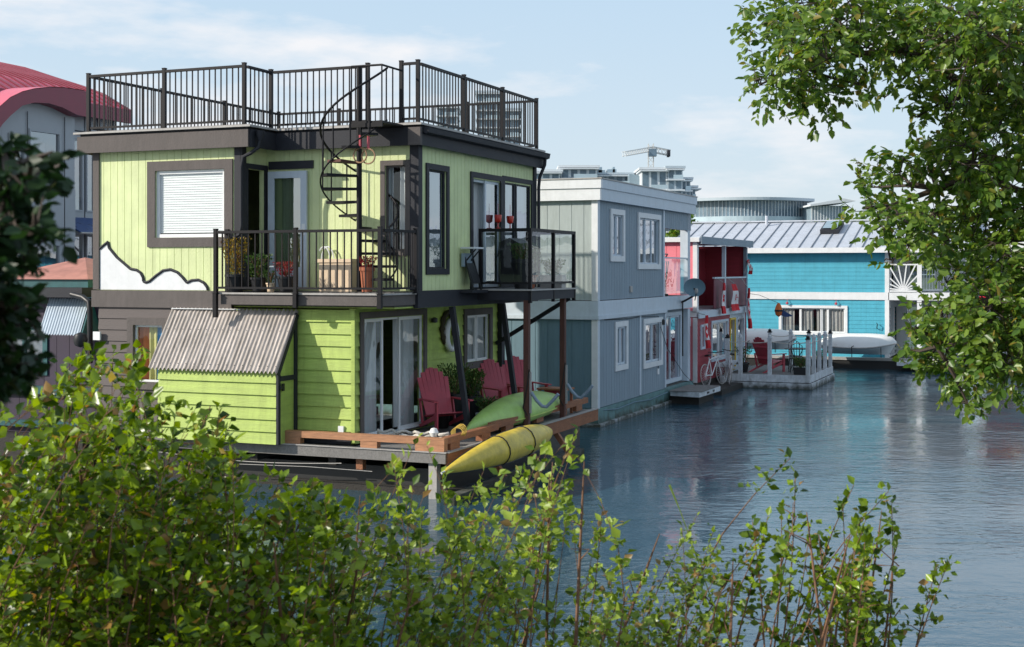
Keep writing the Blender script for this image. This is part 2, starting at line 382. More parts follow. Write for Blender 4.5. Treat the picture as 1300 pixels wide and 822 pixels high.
def leaves(pts, dirs, L, wr=.55, seed=0, fold=.25, droop=0., lobed=False, upb=1.):
    """numpy: one leaf of 6 vertices, 2 faces at each point"""
    rng = np.random.default_rng(seed); n = len(pts)
    pts = np.asarray(pts, float); d = np.asarray(dirs, float); d[:, 2] -= droop
    d /= np.linalg.norm(d, axis=1)[:, None]+1e-9
    r = rng.normal(size=(n, 3)); r[:, 2] = r[:, 2]*.5
    r = r*.85+np.array([-.35, -.3, .75])*upb
    x = np.cross(d, r); bad = np.linalg.norm(x, axis=1) < 1e-3; x[bad] = (1, 0, 0); x /= np.linalg.norm(x, axis=1)[:, None]
    nn = np.cross(x, d)
    ln = (L*rng.uniform(.45, 1.2, n))[:, None]; w = ln*wr*.5*rng.uniform(.8, 1.2, n)[:, None]
    if lobed: V = np.stack([pts, pts+d*ln*.44+x*w*1.08+nn*w*fold, pts+d*ln*.74+x*w*.62, pts+d*ln-nn*ln*.1, pts+d*ln*.74-x*w*.62, pts+d*ln*.44-x*w*1.08+nn*w*fold], 1).reshape(-1, 3)
    else: V = np.stack([pts, pts+d*ln*.3+x*w+nn*w*fold, pts+d*ln*.68+x*w*.78+nn*w*fold, pts+d*ln-nn*ln*.08, pts+d*ln*.68-x*w*.78+nn*w*fold, pts+d*ln*.3-x*w+nn*w*fold], 1).reshape(-1, 3)
    base = (np.arange(n)*6)[:, None]
    F = np.concatenate([base+np.array([0,1,2,3]), base+np.array([0,3,4,5])], 1).reshape(-1)
    return V, F
def leafmesh(name, V, F, m, parent=None, at=(0,0,0)):
    V = V-np.array(at); me = bpy.data.meshes.new(name); nf = len(F)//4
    me.vertices.add(len(V)); me.vertices.foreach_set('co', V.astype(np.float32).ravel())
    me.loops.add(len(F)); me.loops.foreach_set('vertex_index', F.astype(np.int32))
    me.polygons.add(nf); me.polygons.foreach_set('loop_start', (np.arange(nf)*4).astype(np.int32)); me.polygons.foreach_set('loop_total', np.full(nf, 4, np.int32))
    me.materials.append(M[m]); me.update(calc_edges=True); me.validate()
    o = bpy.data.objects.new(name, me); COL.objects.link(o); o['_o'] = list(at)
    if parent is not None: o.parent = parent
    return o
rnd = random.Random(5)
SKY = .145; CLOUD = (6.7, 6.6, 6.7); HAZE0 = (5.2, 5.9, 6.4); HAZE1 = (3.6, 5.1, 6.6)
# =================================================================== GREEN FLOATING HOME
O = (-3, 2.3, 0)
G = thing('floating_home', 'lime green two storey floating home with black railed roof terrace', 'floating home', O)
b0 = -.8
# upper floor walls
cw = (-4.88, -3.11, 4.0, 5.5)
wall(PB(b0), -6.0, -2.95, 3.24, 5.72, [hole(*cw, cas=.165)], groove=.152).build('wall', 'lime_up', G)
dh = (-.62, -.1, 3.26, 5.34)
wall(PA(-2.95), b0+.09, 0, 3.24, 5.72, [dh], groove=.3).build('wall', 'lime_up', G)
rw = (-.69, -.13, 3.84, 5.45)
wall(PB(0), -2.95, -.0, 3.24, 5.72, [hole(*rw, cas=.085)], groove=.152).build('wall', 'lime_up', G)
sw1 = (.3, 1.22, 3.52, 5.42); sw2 = (2.15, 3.66, 3.24, 5.40); sw3 = (3.66, 5.26, 3.24, 5.42)
wall(PA(0), .09, 5.4, 3.24, 5.72, [hole(*sw1, cas=.1), (sw2[0]+.12, sw2[1]-.02, 3.25, sw2[3]-.12), (sw3[0]+.08, sw3[1]-.1, 3.25, sw3[3]-.12)], groove=.152).build('wall', 'lime_up', G)
wall(PA(-6.0, -1), b0+.09, 5.31, 3.24, 5.72, groove=.152).build('wall', 'lime_up', G)
wall(PB(5.4, 1), -6.0, -.09, 3.24, 5.72, groove=.152).build('wall', 'lime_up', G)
# floor between the storeys, brown band
mb = MB(); mb.box(-6.03, -.04, b0+.02, 5.42, 2.99, 3.238); mb.build('floor_slab', 'inside', G)
mb = MB(); mb.box(-6.08, -3.12, b0-.045, b0+.019, 2.94, 3.236); mb.build('band_board', 'trim', G)
mb = MB(); mb.box(-.038, .05, -.08, 5.46, 2.96, 3.25); mb.build('band_board', 'trim_dark', G)  # same band as the front, side shade put into its colour
mb = MB(); mb.box(-6.0, -.04, b0+.05, 5.4, 2.965, 2.989); mb.build('soffit', 'lime_lo', G)
# corner boards
for (x0, x1, y0, y1) in ((-6.06, -5.93, b0-.03, b0-.002), (-3.07, -2.93, b0-.03, b0-.002), (-2.948, -2.91, b0-.03, b0+.1), (-.13, .0, -.03, -.002), (.002, .035, -.03, .12), (.002, .035, 5.28, 5.42)):
    mb = MB(); mb.box(x0, x1, y0, y1, 3.252, 5.71); mb.build('corner_board', 'trim_dark' if x0 > -5 else 'trim', G)
# roof
mb = MB(); ol = [(-6.25,-.93),(-2.72,-.93),(-2.72,-.12),(.1,-.12),(.1,5.52),(-6.25,5.52)]
mb.prism([(x, y, 5.725) for x, y in ol], (0,0,.29)); rf = mb.build('roof', 'trim_dark', G)
mb = MB(); mb.box(-6.29, -2.70, -.975, -.932, 5.68, 5.975); mb.build('fascia', 'trim', rf)
mb = MB(); mb.box(-2.7, -2.66, -.93, -.165, 5.68, 5.975); mb.build('fascia', 'trim_dark', rf)
mb = MB(); mb.box(-2.66, -.08, -.165, -.122, 5.68, 5.975); mb.build('fascia', 'trim_dark', rf)
mb = MB(); mb.box(-.22, .15, -.17, -.122, 5.68, 5.975) if False else mb.box(-.078, .15, -.2, -.122, 5.68, 5.975); mb.build('fascia', 'trim', rf)
mb = MB(); mb.box(.102, .145, -.12, 5.56, 5.68, 5.975); mb.build('fascia', 'trim_dark', rf)  # same fascia board, darker colour carries the shade of this side
mb = MB(); mb.box(-6.29, -6.252, -.93, 5.56, 5.68, 5.975); mb.build('fascia', 'trim', rf)
mb = MB(); mb.prism([(x, y, 6.016) for x, y in [(-6.34,-1.02),(-2.63,-1.02),(-2.63,-.2),(.17,-.2),(.17,5.57),(-6.34,5.57)]], (0,0,.035)); mb.build('roof_edge', 'lip', rf)
mb = MB(); mb.prism([(x, y, 6.052) for x, y in [(-6.2,-.9),(-2.78,-.9),(-2.78,-.1),(.06,-.1),(.06,5.45),(-6.2,5.45)]], (0,0,.02)); mb.build('terrace_floor', 'greywood', rf)
# gutters
gt = MB(); rows = []
for y in (-.1, 5.6):
    rows.append([(.15+.0, y, 5.98), (.155, y, 5.9), (.2, y, 5.87), (.25, y, 5.89), (.265, y, 5.97), (.275, y, 5.985), (.25, y, 5.985)])
gt.grid(rows); gt.face(rows[0]); gt.face(rows[1]); gt.build('gutter', 'trim_dark', rf)
mb = MB(); mb.tube([(.21,5.45,5.88),(.2,5.45,5.75),(.1,5.42,5.5),(.07,5.44,5.3),(.07,5.44,3.1)], .035); mb.build('downspout', 'trim_dark', rf)
mb = MB(); mb.lathe((-2.58,-.78,5.86), [(.035,-.08),(.075,.02),(.078,.1)], 10); mb.tube([(-2.58,-.78,5.82),(-2.6,-.8,5.68),(-2.72,-.86,5.58),(-2.86,-.87,5.52),(-2.9,-.87,5.35),(-2.9,-.87,4.35),(-2.93,-.88,4.2),(-3.1,-.9,4.12)], .032); mb.build('downspout', 'trim_dark', rf, True)
# terrace railing
zr = 6.045
railing(rf, (-6.12,-.87), (-2.84,-.87), zr, nposts=3)
railing(rf, (-2.84,-.81), (-2.84,-.04), zr, nposts=2, ends=(0,1))
railing(rf, (-2.81,-.04), (-.92,-.04), zr, nposts=2, ends=(0,1))
railing(rf, (-.28,-.04), (.03,-.04), zr, nposts=2)
railing(rf, (.03,.02), (.03,5.42), zr, nposts=4, ends=(0,1), sp=.118)
railing(rf, (-6.12,-.81), (-6.12,5.4), zr, nposts=4, ends=(0,0))
railing(rf, (-6.12,5.42), (.0,5.42), zr, nposts=5, ends=(1,0))
# windows and doors upstairs
w = window(G, PB(b0), *cw, cas=.165, blind=True, sw=.06)
w = window(G, PB(0), *rw, cas=.085, casm='trim', sash='trim', sw=.03, cur=((.0,.3),(.62,1)), gl='glass')
w = window(G, PA(0), *sw1, cas=.1, casm='trim_dark', sash='trim_dark', sw=.03, gl='glass_sky', cur=((0,1),))
mp = PA(0)
mb = MB(); frame(mb, mp, sw2[0], sw2[1]-.001, sw2[2]+.011, sw2[3], .1, .003, .03, wb=.03); fr = mb.build('sliding_door', 'trim_dark', G)
for k, (u0, u1, o) in enumerate(((2.25, 2.98, -.05), (2.9, 3.6, -.03))):
    m = MB(); frame(m, mp, u0, u1, 3.27, 5.29, .06, o-.025, o); m.build('sash', 'blueshade_trim', fr)
    if k: m = MB(); m.face([mp(u0,3.28,o-.012), mp(u1,3.28,o-.012), mp(u1,5.28,o-.012), mp(u0,5.28,o-.012)]); m.build('pane', 'glass_sky', fr)
curtain(mp, 2.62, 3.6, 3.3, 5.28, -.2).build('curtain', 'curtain', fr, True)
w = window(G, PA(0), sw3[0]+.003, sw3[1], 3.25, sw3[3], cas=.09, casm='trim_dark', sash='trim_dark', splits=(.45, .55), sw=.06, gl='glass_sky', cur=((.05,.42),(.55,.9)), bottom=.03)
for (y, z) in ((3.35, 4.55), (3.95, 4.55)):       # red glass goblets hung in the sliding door
    mb = MB(); mb.lathe((.05, y, z), [(.05,-.16),(.05,-.15),(.012,-.14),(.012,-.06),(.06,-.03),(.075,.08),(.07,.1),(.0,.1)], 12); mb.tube([(.05,y,z+.1),(.05,y,z+.32)], .004, 5)
    single(mb, 'glass_lantern', 'redglass', 'red glass goblet lantern hanging in the %s of the upper side' % ('sliding door pane' if y < 3.6 else 'window beside the sliding door'), 'lantern', (.05, y, z), 'red goblet lanterns', smooth=True)
# side doorway of the recess and the open white door
mp = PA(-2.95); mb = MB(); frame(mb, mp, dh[0]-.09, dh[1]+.09, dh[2]-.001, dh[3]+.09, .088, .002, .03, wb=.02); dr = mb.build('door_frame', 'trim_dark', G)
D = MB(); mp2 = PB(-.06)
frame(D, mp2, -2.88, -2.1, 3.3, 5.32, .12, -.02, .02, wb=.35); dl = D.build('door', 'blueshade_trim', G)
m = MB(); m.face([mp2(-2.76,3.65,.002), mp2(-2.22,3.65,.002), mp2(-2.22,5.2,.002), mp2(-2.76,5.2,.002)]); m.build('pane', 'glass_sky', dl)
m = MB(); m.tube([(-2.16,-.08,4.3),(-2.16,-.13,4.3),(-2.26,-.13,4.3)], .012); m.box(-2.19,-2.13,-.088,-.081,4.2,4.4); m.build('handle', 'vinyl', dl)
mb = MB(); mb.box(-2.9,-2.0, -.03,-.002, 5.36, 5.5); mb.build('door_head', 'trim_dark', G)
# painted cloud
mp = PB(b0)
cl = [(-5.92,3.25),(-5.92,3.98),(-5.82,4.05),(-5.74,4.10),(-5.72,4.0),(-5.55,3.83),(-5.25,3.62),(-5.12,3.6),(-5.03,3.55),(-4.98,3.47),(-4.97,3.40),(-4.92,3.38),(-4.84,3.40),(-4.7,3.5),(-4.55,3.59),(-4.4,3.61),(-4.25,3.56),(-4.15,3.48),(-4.05,3.38),(-3.95,3.42),(-3.82,3.43),(-3.7,3.38),(-3.63,3.3),(-3.62,3.25)]
mb = MB(); mb.prism([mp(s, z, .004) for s, z in cl], (0,-.004,0)); cm = mb.build('cloud_mural', 'white', G)
mb = MB()
for p, q in zip(cl[1:-1], cl[2:]): mb.bar(mp(*p, .011), mp(*q, .011), .004, .045, up=(0,0,1)) if False else mb.tube([mp(*p, .009), mp(*q, .009)], .026, 6)
mb.build('outline', 'trim_dark', cm)
# front balcony
mb = MB(); mb.prism([(-3.14,-1.12,3.02),(-.07,-1.12,3.02),(.0,-.9,3.02),(.0,-.002,3.02),(-2.9,-.002,3.02),(-2.9,-.85,3.02),(-3.14,-.85,3.02)], (0,0,.17)); bal = mb.build('balcony', 'trim', G)
mb = MB(); mb.prism([(-3.17,-1.15,3.192),(-.05,-1.15,3.192),(.03,-.93,3.192),(.03,-.01,3.192),(-2.93,-.01,3.192),(-2.93,-.85,3.192),(-3.17,-.85,3.192)], (0,0,.03)); mb.build('balcony_floor', 'lip', bal)
railing(bal, (-3.2,-1.18), (-.08,-1.18), 3.21, 1.05, nposts=3, sp=.125)
railing(bal, (-.06,-1.14), (.07,-.2), 3.21, 1.05, nposts=2, ends=(0,1), sp=.1)
railing(bal, (-3.2,-1.13), (-3.2,-.84), 3.21, 1.05, nposts=2, ends=(0,1), sp=.1)
for x in (-3.2, -1.64, -.08):
    mb = MB(); mb.box(x-.035, x+.035, -1.225, -1.155, 2.98 if x > -3 else 2.8, 3.209); mb.build('post_bracket', 'rail', bal)
# side balcony with glass panels
z = 3.25
mb = MB(); mb.box(.052, 1.1, 2.38, 4.8, 3.05, 3.22); sb = mb.build('side_balcony', 'trim_dark', G)
mb = MB(); mb.box(.055, 1.13, 2.35, 4.83, 3.222, 3.25); mb.build('balcony_floor', 'lip', sb)
for (x, y) in ((.1,2.41),(1.08,2.41),(1.08,3.6),(1.08,4.75),(.1,4.75)):
    mb = MB(); mb.box(x-.03, x+.03, y-.03, y+.03, 3.0 if x > .5 else 3.251, 4.36); mb.build('post', 'rail', sb)
for p, q in (((.131,2.41),(1.049,2.41)),((1.08,2.441),(1.08,3.569)),((1.08,3.631),(1.08,4.719)),((.131,4.75),(1.049,4.75))):
    p, q = Vector((*p,0)), Vector((*q,0)); Z = Vector((0,0,1))
    mb = MB(); mb.bar(p+Z*4.33, q+Z*4.33, .05, .06); mb.bar(p+Z*3.36, q+Z*3.36, .04, .04); mb.build('rail', 'rail', sb)
    mb = MB(); mb.face([p+Z*3.38, q+Z*3.38, q+Z*4.3, p+Z*4.3]); mb.build('glass_panel', 'glass_clear', sb)
# posts, struts
for (x, y) in ((1.0, 2.45), (1.0, 4.35)):
    mb = MB(); mb.box(x-.05, x+.05, y-.05, y+.05, .5, 3.049); mb.build('support_post', 'post', G)
for y in (1.38, 3.69):
    mb = MB(); mb.bar((.0, y, 2.95), (.3, y+.05, .73), .09, .09, up=(0,1,0)); mb.build('strut', 'trim_dark', G)
mb = MB(); mb.bar((-.72, 5.1, 2.1), (1.0, 4.7, 3.04), .07, .07); mb.build('strut', 'trim_dark', G)
mb = MB(); mb.box(-.74, -.64, 5.18, 5.34, .73, 2.96); mb.build('corner_board', 'trim_dark', G)
# lower storey
lwf = (-5.3, -4.42, 1.5, 2.76)
wall(PB(b0), -5.95, -4.1, .74, 2.94, [hole(*lwf, cas=.13)], lap=.2).build('wall', 'brownlap', G)
wall(PB(b0), -4.1, -.76, .74, 2.94, lap=.2, ld=.032).build('wall', 'lime_lo', G)
ls = (-.66, 1.83, .74, 2.9); lw = (3.49, 4.88, 1.66, 2.84)
wall(PA(-.76), b0, 5.3, .74, 2.96, [(ls[0]+.11, ls[1]-.11, .78, ls[3]-.12), hole(*lw, cas=.13)], lap=.2, ld=.03).build('wall', 'lime_lo', G)
wall(PA(-5.95, -1), b0+.09, 5.2, .74, 2.96, lap=.2).build('wall', 'brownlap', G)
wall(PB(5.3, 1), -5.95, -.85, .74, 2.96, lap=.2).build('wall', 'lime_lo', G)
mb = MB(); mb.box(-.80, -.733, b0-.034, b0-.001, .75, 2.93); mb.build('corner_board', 'lime_lo', G)
mb = MB(); mb.box(-1.85, -.8, b0-.05, b0-.024, .73, .85); mb.build('base_board', 'trim_dark', G)
mb = MB(); mb.box(-1.03, -.93, b0-.06, b0-.026, .93, 1.03); mb.build('outlet_box', 'vinyl', G)
mp = PB(b0)
w = window(G, mp, *lwf, cas=.13, casm='trim', sash='vinyl', sw=.035, proud=.05)
cx = lwf[0]+.13; cW = lwf[1]-lwf[0]-.26
for u0, u1, cc in ((.0, .36, 'orange_cl'), (.36, .66, 'yellow_cl'), (.66, 1., 'blue_cl')):
    curtain(mp, cx+cW*u0, cx+cW*u1, lwf[2]+.15, lwf[3]-.15, -.12).build('curtain', cc, w, True)
mp = PA(-.76)
mb = MB(); frame(mb, mp, ls[0], ls[1], .76, ls[3], .11, .024, .055, wt=.11, wb=.03); sd = mb.build('sliding_door', 'trim', G)
a, b = ls[0]+.12, ls[1]-.12; t = (b-a)
for k, (u0, u1, o) in enumerate(((0, .36, -.03), (.6, 1, .0))):
    x, y = a+t*u0, a+t*u1
    m = MB(); frame(m, mp, x, y, .8, ls[3]-.125, .055, o-.03, o); m.build('sash', 'vinyl', sd)
    m = MB(); m.face([mp(x,.8,o-.015), mp(y,.8,o-.015), mp(y,2.78,o-.015), mp(x,2.78,o-.015)]); m.build('pane', 'glass', sd)
m = MB(); m.mbox(mp, a, b, 2.74, 2.785, -.07, -.032); m.mbox(mp, a, b, .785, .799, -.08, .05); m.build('track', 'vinyl', sd)
for u0, u1 in ((.0, .34), (.62, 1)): curtain(mp, a+t*u0, a+t*u1, .82, 2.74, -.16, .02, .16).build('curtain', 'curtain', sd, True)
window(G, mp, *lw, cas=.13, casm='trim', sash='vinyl', splits=(1,1), sw=.05, proud=.05, cur=((0,1),))
# deck
mb = MB(); mb.box(-4.6, 1.08, -1.2, -.851, .6, .715); mb.box(-.70, 1.08, -.85, 6.1, .6, .715); dk = mb.build('deck', 'greywood', G)
mb = MB(); mb.box(-4.62, 1.1, -1.24, -1.202, .57, .735); mb.build('rim_board', 'greywood', dk)
mb = MB(); mb.box(-2.0, 1.115, -1.26, -1.19, .7355, .75); mb.build('edge_strip', 'lip', dk)
mb = MB(); mb.box(1.082, 1.125, -1.2, 6.12, .5, .73); mb.build('rim_board', 'cedar', dk)
mb = MB(); mb.box(1.04, 1.14, -1.185, 6.12, .7305, .745); mb.build('edge_strip', 'lip', dk)
# bumper rail: boards on blocks
mb = MB(); mb.box(-1.83, 1.06, -1.2, -1.06, .855, .96); bp = mb.build('bumper_rail', 'cedar_front', dk)
for x in (-1.7, -.28, 1.0): mb = MB(); mb.box(x-.15 if x < 0 else .55, x+.15 if x < 0 else 1.055, -1.195, -1.065, .751, .8545); mb.build('block', 'cedar_front', bp)
mb = MB(); mb.box(.93, 1.06, -1.055, 1.0, .86, .96); bp = mb.build('bumper_rail', 'cedar', dk)
for y in (-.95, .3): mb = MB(); mb.box(.935, 1.055, y, y+.35, .746, .859); mb.build('block', 'cedar', bp)
mb = MB(); mb.box(.84, .948, 1.02, 6.0, .86, .97); bp = mb.build('bumper_rail', 'cedar', dk)
for y in (1.6, 3.1, 5.3): mb = MB(); mb.box(.845, .94, y, y+.35, .746, .859); mb.build('block', 'cedar', bp)
# float and what hangs below the deck
mb = MB(); mb.box(-5.9, .8, -.8, 5.9, -.45, .41); fl = mb.build('float', 'underdeck', G)  # float coloured near black to stand for the deck's shade
for x in (-5.5, -4, -2.5, -1, .2): mb = MB(); mb.box(x-.07, x+.07, -1.1, 6.0, .42, .599); mb.build('joist', 'darkwood', fl)
mb = MB(); mb.bar((1.33,-1.6,-.04), (1.33,4.4,-.04), .18, .36, up=(0,0,1)); mb.build('log_beam', 'concrete', fl)
mb = MB(); mb.box(-5.9, 1.28, -.9, -.62, -.15, .12); mb.build('log_beam', 'darkwood', fl)
mb = MB(); mb.box(.78, .92, -1.18, -1.04, -.3, .598); mb.build('pile_post', 'lip', fl)
mb = MB(); mb.box(-.55, -.43, -1.12, -1.0, .38, .568); mb.build('hanger_block', 'cedar', fl)
for y in (.6, 2.2, 3.8): mb = MB(); mb.bar((1.0,y,.57), (1.34,y,.1), .09, .09, up=(0,1,0)); mb.build('bracket', 'cedar', fl)
mb = MB(); mb.tube([(-4.4+i*.3, -1.15, .47-.07*math.sin(i*.26)) for i in range(13)], .007, 6); mb.tube([(-2.7,-1.22,.36),(-1.4,-1.22,.39),(-.2,-1.22,.38)], .005, 6); mb.build('hose', 'lip', fl)
# SPIRAL STAIR
sc = (-.82, -.52)
ST = thing('spiral_staircase', 'black metal spiral staircase rising from the balcony to the roof terrace', 'staircase', (*sc, 3.222))
mb = MB(); mb.tube([(*sc, 3.223), (*sc, 7.0)], .045, 12); mb.build('pole', 'rail', ST, True)
mb = MB(); mb.lathe((*sc, 3.223), [(.12,0),(.12,.015),(.05,.02)], 14); mb.build('base_plate', 'rail', ST)
n = 12; r = .62
def sp(k): return math.radians(-8+k*(352/n)), 3.42+k*.215
hr, mr, = [], []
for k in range(n+1):
    th_, zz = sp(k); mb = MB()
    if k < n:
        for s0 in (-14, 0):
            t0, t1 = th_+R(s0), th_+R(s0+14)
            mb.prism([(sc[0]+.045*math.cos(t0), sc[1]+.045*math.sin(t0), zz), (sc[0]+r*math.cos(t0), sc[1]+r*math.sin(t0), zz), (sc[0]+r*math.cos(t1), sc[1]+r*math.sin(t1), zz), (sc[0]+.045*math.cos(t1), sc[1]+.045*math.sin(t1), zz)], (0,0,.045))
        mb.build('tread', 'rail' if k != 9 else 'post', ST)
    mb = MB(); mb.tube([(sc[0]+r*math.cos(th_), sc[1]+r*math.sin(th_), zz+(.0455 if k < n else 0)), (sc[0]+r*math.cos(th_), sc[1]+r*math.sin(th_), zz+.9)], .012, 6); mb.build('baluster', 'rail', ST)
for h_ in (.9, .05):
    pts = []
    for i in range(n*5+1):
        th_, zz = sp(i/5); pts.append((sc[0]+(r+.02)*math.cos(th_), sc[1]+(r+.02)*math.sin(th_), zz+h_))
    mb = MB(); mb.tube(pts, .019 if h_ > .5 else .014, 8); mb.build('handrail', 'rail', ST, True)
mb = MB(); mb.box(sc[0]+.05, sc[0]+.66, -.95, -.21, 5.985, 6.02); mb.box(sc[0]+.05, sc[0]+.66, -.96, -.93, 5.92, 5.984); mb.build('landing', 'rail', ST)
for x, y in ((sc[0]+.64, -.93), (sc[0]+.35, -.93), (sc[0]+.08, -.93), (sc[0]+.64, -.55)):
    mb = MB(); mb.tube([(x,y,6.021),(x,y,6.92)], .012, 6); mb.build('baluster', 'rail', ST)
mb = MB(); mb.tube([(sc[0]+.08,-.93,6.92),(sc[0]+.64,-.93,6.92),(sc[0]+.64,-.22,6.92)], .018, 8); mb.build('handrail', 'rail', ST)
# gym rings hanging from the stair
for i, (x, y, zc) in enumerate(((-.40, -.98, 5.44), (-.54, -1.0, 5.46))):
    t = thing('gymnastic_ring', 'wooden gymnastic ring on a red strap hanging %s' % ('in front of the spiral stair pole' if i else 'to the right of the spiral stair pole'), 'ring', (x, y, zc+.14), 'wooden rings hanging from the stair')
    mb = MB(); mb.tube([(x+.12*math.cos(a*.314), y, zc+.12*math.sin(a*.314)) for a in range(20)], .013, 7, True); mb.build('ring', 'ringwood', t, True)
    mb = MB(); mb.box(x-.02, x+.02, y-.008, y+.008, zc+.125, zc+.33); mb.build('strap', 'red_chair', t)
    mb = MB(); mb.tube([(x,y,zc+.33),(x,y,5.92)], .006, 5); mb.build('cord', 'black', t)

# SHED
S = thing('storage_shed', 'lime green lap sided storage shed with rusty corrugated tin roof', 'shed', (-3, -1.1, .74))
f = -1.4
wall(PB(f), -4.2, -1.86, .75, 1.95, lap=.2, th=.04, ld=.034).build('wall', 'lime_lo', S)
mb = MB(); mb.prism([(-1.865,f+.042,.75),(-1.865,-.853,.75),(-1.865,-.853,2.8),(-1.865,f+.042,1.95)], (.03,0,0)); mb.build('wall', 'lime_lo', S)
mb = MB(); mb.prism([(-4.2,f+.042,.75),(-4.2,-.853,.75),(-4.2,-.853,2.8),(-4.2,f+.042,1.95)], (-.03,0,0)); mb.build('wall', 'lime_lo', S)
mb = MB(); mb.box(-1.858, -1.815, f-.03, f+.04, .75, 1.93); mb.build('corner_board', 'trim_dark', S)
mb = MB(); mb.box(-1.833, -1.805, -.93, -.853, .75, 2.75); mb.build('corner_board', 'trim_dark', S)
mb = MB(); mb.box(-1.833, -1.805, f+.041, -.931, 1.78, 1.86); mb.build('cross_board', 'trim_dark', S)
mb = MB(); mb.box(-1.814, -1.78, f+.0, f+.05, 1.66, 1.7); mb.box(-1.804, -1.785, f+.05, f+.12, 1.62, 1.74); mb.build('latch', 'black', S)
rows = []; top = (-.86, 2.93); bot = (-1.5, 1.93); N_ = 360
for k in range(7):
    t = k/6; rows.append([(-4.33+i*(2.56/N_)-.02*t, top[0]+(bot[0]-top[0])*t+.0, top[1]+(bot[1]-top[1])*t+.021*math.sin(2*math.pi*i/(N_/32))) for i in range(N_+1)])
mb = MB(); mb.grid(rows); tr = mb.build('roof', 'corr', S, True)
mb = MB(); mb.bar((-1.80,-.87,2.86),(-1.80,-1.47,1.9), .03,.09); mb.build('barge_board', 'trim_dark', tr)
for t in (.36,.92):
    mb = MB(); y, zz = top[0]+(bot[0]-top[0])*t, top[1]+(bot[1]-top[1])*t
    for i in range(16): mb.lathe((-4.25+i*.16, y, zz+.012), [(.009,0),(.009,.008),(0,.011)], 6)
    mb.build('screw_row', 'black', tr)
mb = MB(); mb.box(-4.3, -2.9, -.92, -.853, 2.925, 2.938); mb.build('flashing', 'white', tr)

# ---------------------------------------------------------------- things on the green home
def adirondack():
    t = thing('adirondack_chair', 'dark red adirondack chair', 'chair', (0,0,0), 'red adirondack chairs on the green home deck', local=True)
    mb = MB()
    for i in range(6): y = -.25+.1*i; mb.bar((y,-.02+.0,.36-.0),(y, .5,.27), .088, .02) 
    mb.build('seat', 'red_chair', t)
    mb = MB(); hs = (.78,.88,.95,.97,.95,.88,.78)
    for i, hh in enumerate(hs): x = -.27+.09*i; s_ = 1; mb.bar((x*.82,.46,.25),(x*1.0,.46+hh*.38,.25+hh*.88), .082, .018, up=(0,1,0))
    mb.bar((-.24,.575,.45),(.24,.575,.45), .03,.07); mb.bar((-.27,.72,.80),(.27,.72,.80), .03,.06); mb.build('backrest', 'red_chair', t)
    for s_ in (-1, 1):
        mb = MB(); mb.prism([(s_*.31,-.12,.555),(s_*.39,-.1,.555),(s_*.385,.1,.555),(s_*.36,.62,.555),(s_*.30,.62,.555),(s_*.28,.0,.555)], (0,0,.022)); mb.build('armrest', 'red_chair', t)
        mb = MB(); mb.bar((s_*.31,-.03,0),(s_*.31,-.03,.553), .03,.09, up=(0,1,0)); mb.build('leg', 'red_chair', t)
        mb = MB(); mb.prism([(s_*.295-.012,-.04,.36),(s_*.295-.012,.95,.0),(s_*.295-.012,.83,.0),(s_*.295-.012,-.04,.26)], (.024,0,0)); mb.build('leg', 'red_chair', t)
        mb = MB(); mb.bar((s_*.325,.5,.15),(s_*.325,.6,.553), .025,.06, up=(0,1,0)); mb.build('arm_support', 'red_chair', t)
    return t
ch = adirondack(); place(ch, (.0, 1.35, .717), rz=R(52)); ch['label'] = 'faded red adirondack chair beside the lower sliding door, nearest of three'
c2 = dup(ch); place(c2, (.08, 4.0, .717), rz=R(58)); c2['label'] = 'red adirondack chair under the small lower window, seen from its side'
c3 = dup(ch); place(c3, (.12, 4.95, .717), rz=R(50)); c3['label'] = 'red adirondack chair farthest along the deck, next to the little side table'
t = thing('side_table', 'low red brown wooden side table at the far end of the deck', 'table', (.6, 5.1, .717))
mb = MB(); mb.box(.25,.9,4.85,5.3,1.2,1.235); mb.build('tabletop', 'cedar', t)
mb = MB(); mb.box(.38,.78,4.98,5.2,.95,1.199); mb.build('drawer_box', 'red_chair', t)
for x in (.3,.85):
    for y in (4.9,5.25): mb = MB(); mb.box(x-.025,x+.025,y-.025,y+.025,.717,1.199); mb.build('leg', 'cedar', t)

def loft(L, wid, hgt, blunt=.25, n=26, m_=18, rock=.08, p2=2.2):
    """hull of revolution-like sections along y"""
    rows = []
    for k in range(n+1):
        t = k/n; e = 1-abs(2*t-1)**(p2 if t > .5 else 1.6); e = max(e, .0)
        if t > .5: e = max(e, blunt*(1-t)/.06 if t > .94 else e)
        w_ = wid/2*e**.85+.008; h_ = hgt*(e**.7)+.01; z0 = -rock*(2*t-1)**2*1.0
        row = []
        for j in range(m_):
            a = 2*math.pi*j/m_; c, s_ = math.cos(a), math.sin(a)
            zz = h_*(.62*s_ if s_ > 0 else .38*s_)
            if s_ > 0: zz += .04*hgt*max(0, s_)**8
            row.append((w_*(abs(c)**.8)*(1 if c > 0 else -1), L*t, z0+zz))
        rows.append(row)
    return rows
def hull(name, rows, m_, parent):
    mb = MB(); mb.grid(rows, closed=True); mb.face(rows[0]); mb.face(rows[-1]); return mb.build(name, m_, parent, True)
K = thing('kayak', 'yellow kayak strapped on its side outside the deck edge', 'kayak', (1.5, -1.95, .62), local=True, rz=0)
K.rotation_euler = (R(5.5), R(62), TH+R(1.5))
rows = loft(4.05, .48, .36, n=30, rock=.17, p2=3.4); kh = hull('hull', rows, 'yellow', K)
def ring_on(rows, k, name, m_, parent, r_=.011, sc_=1.03):
    pts = [Vector((p[0]*sc_, p[1], p[2]*sc_)) for p in rows[k]]
    mb = MB(); mb.tube(pts, r_, 6, True); return mb.build(name, m_, parent, True)
ring_on(rows, 12, 'strap', 'strap', K); ring_on(rows, 19, 'strap', 'strap', K)
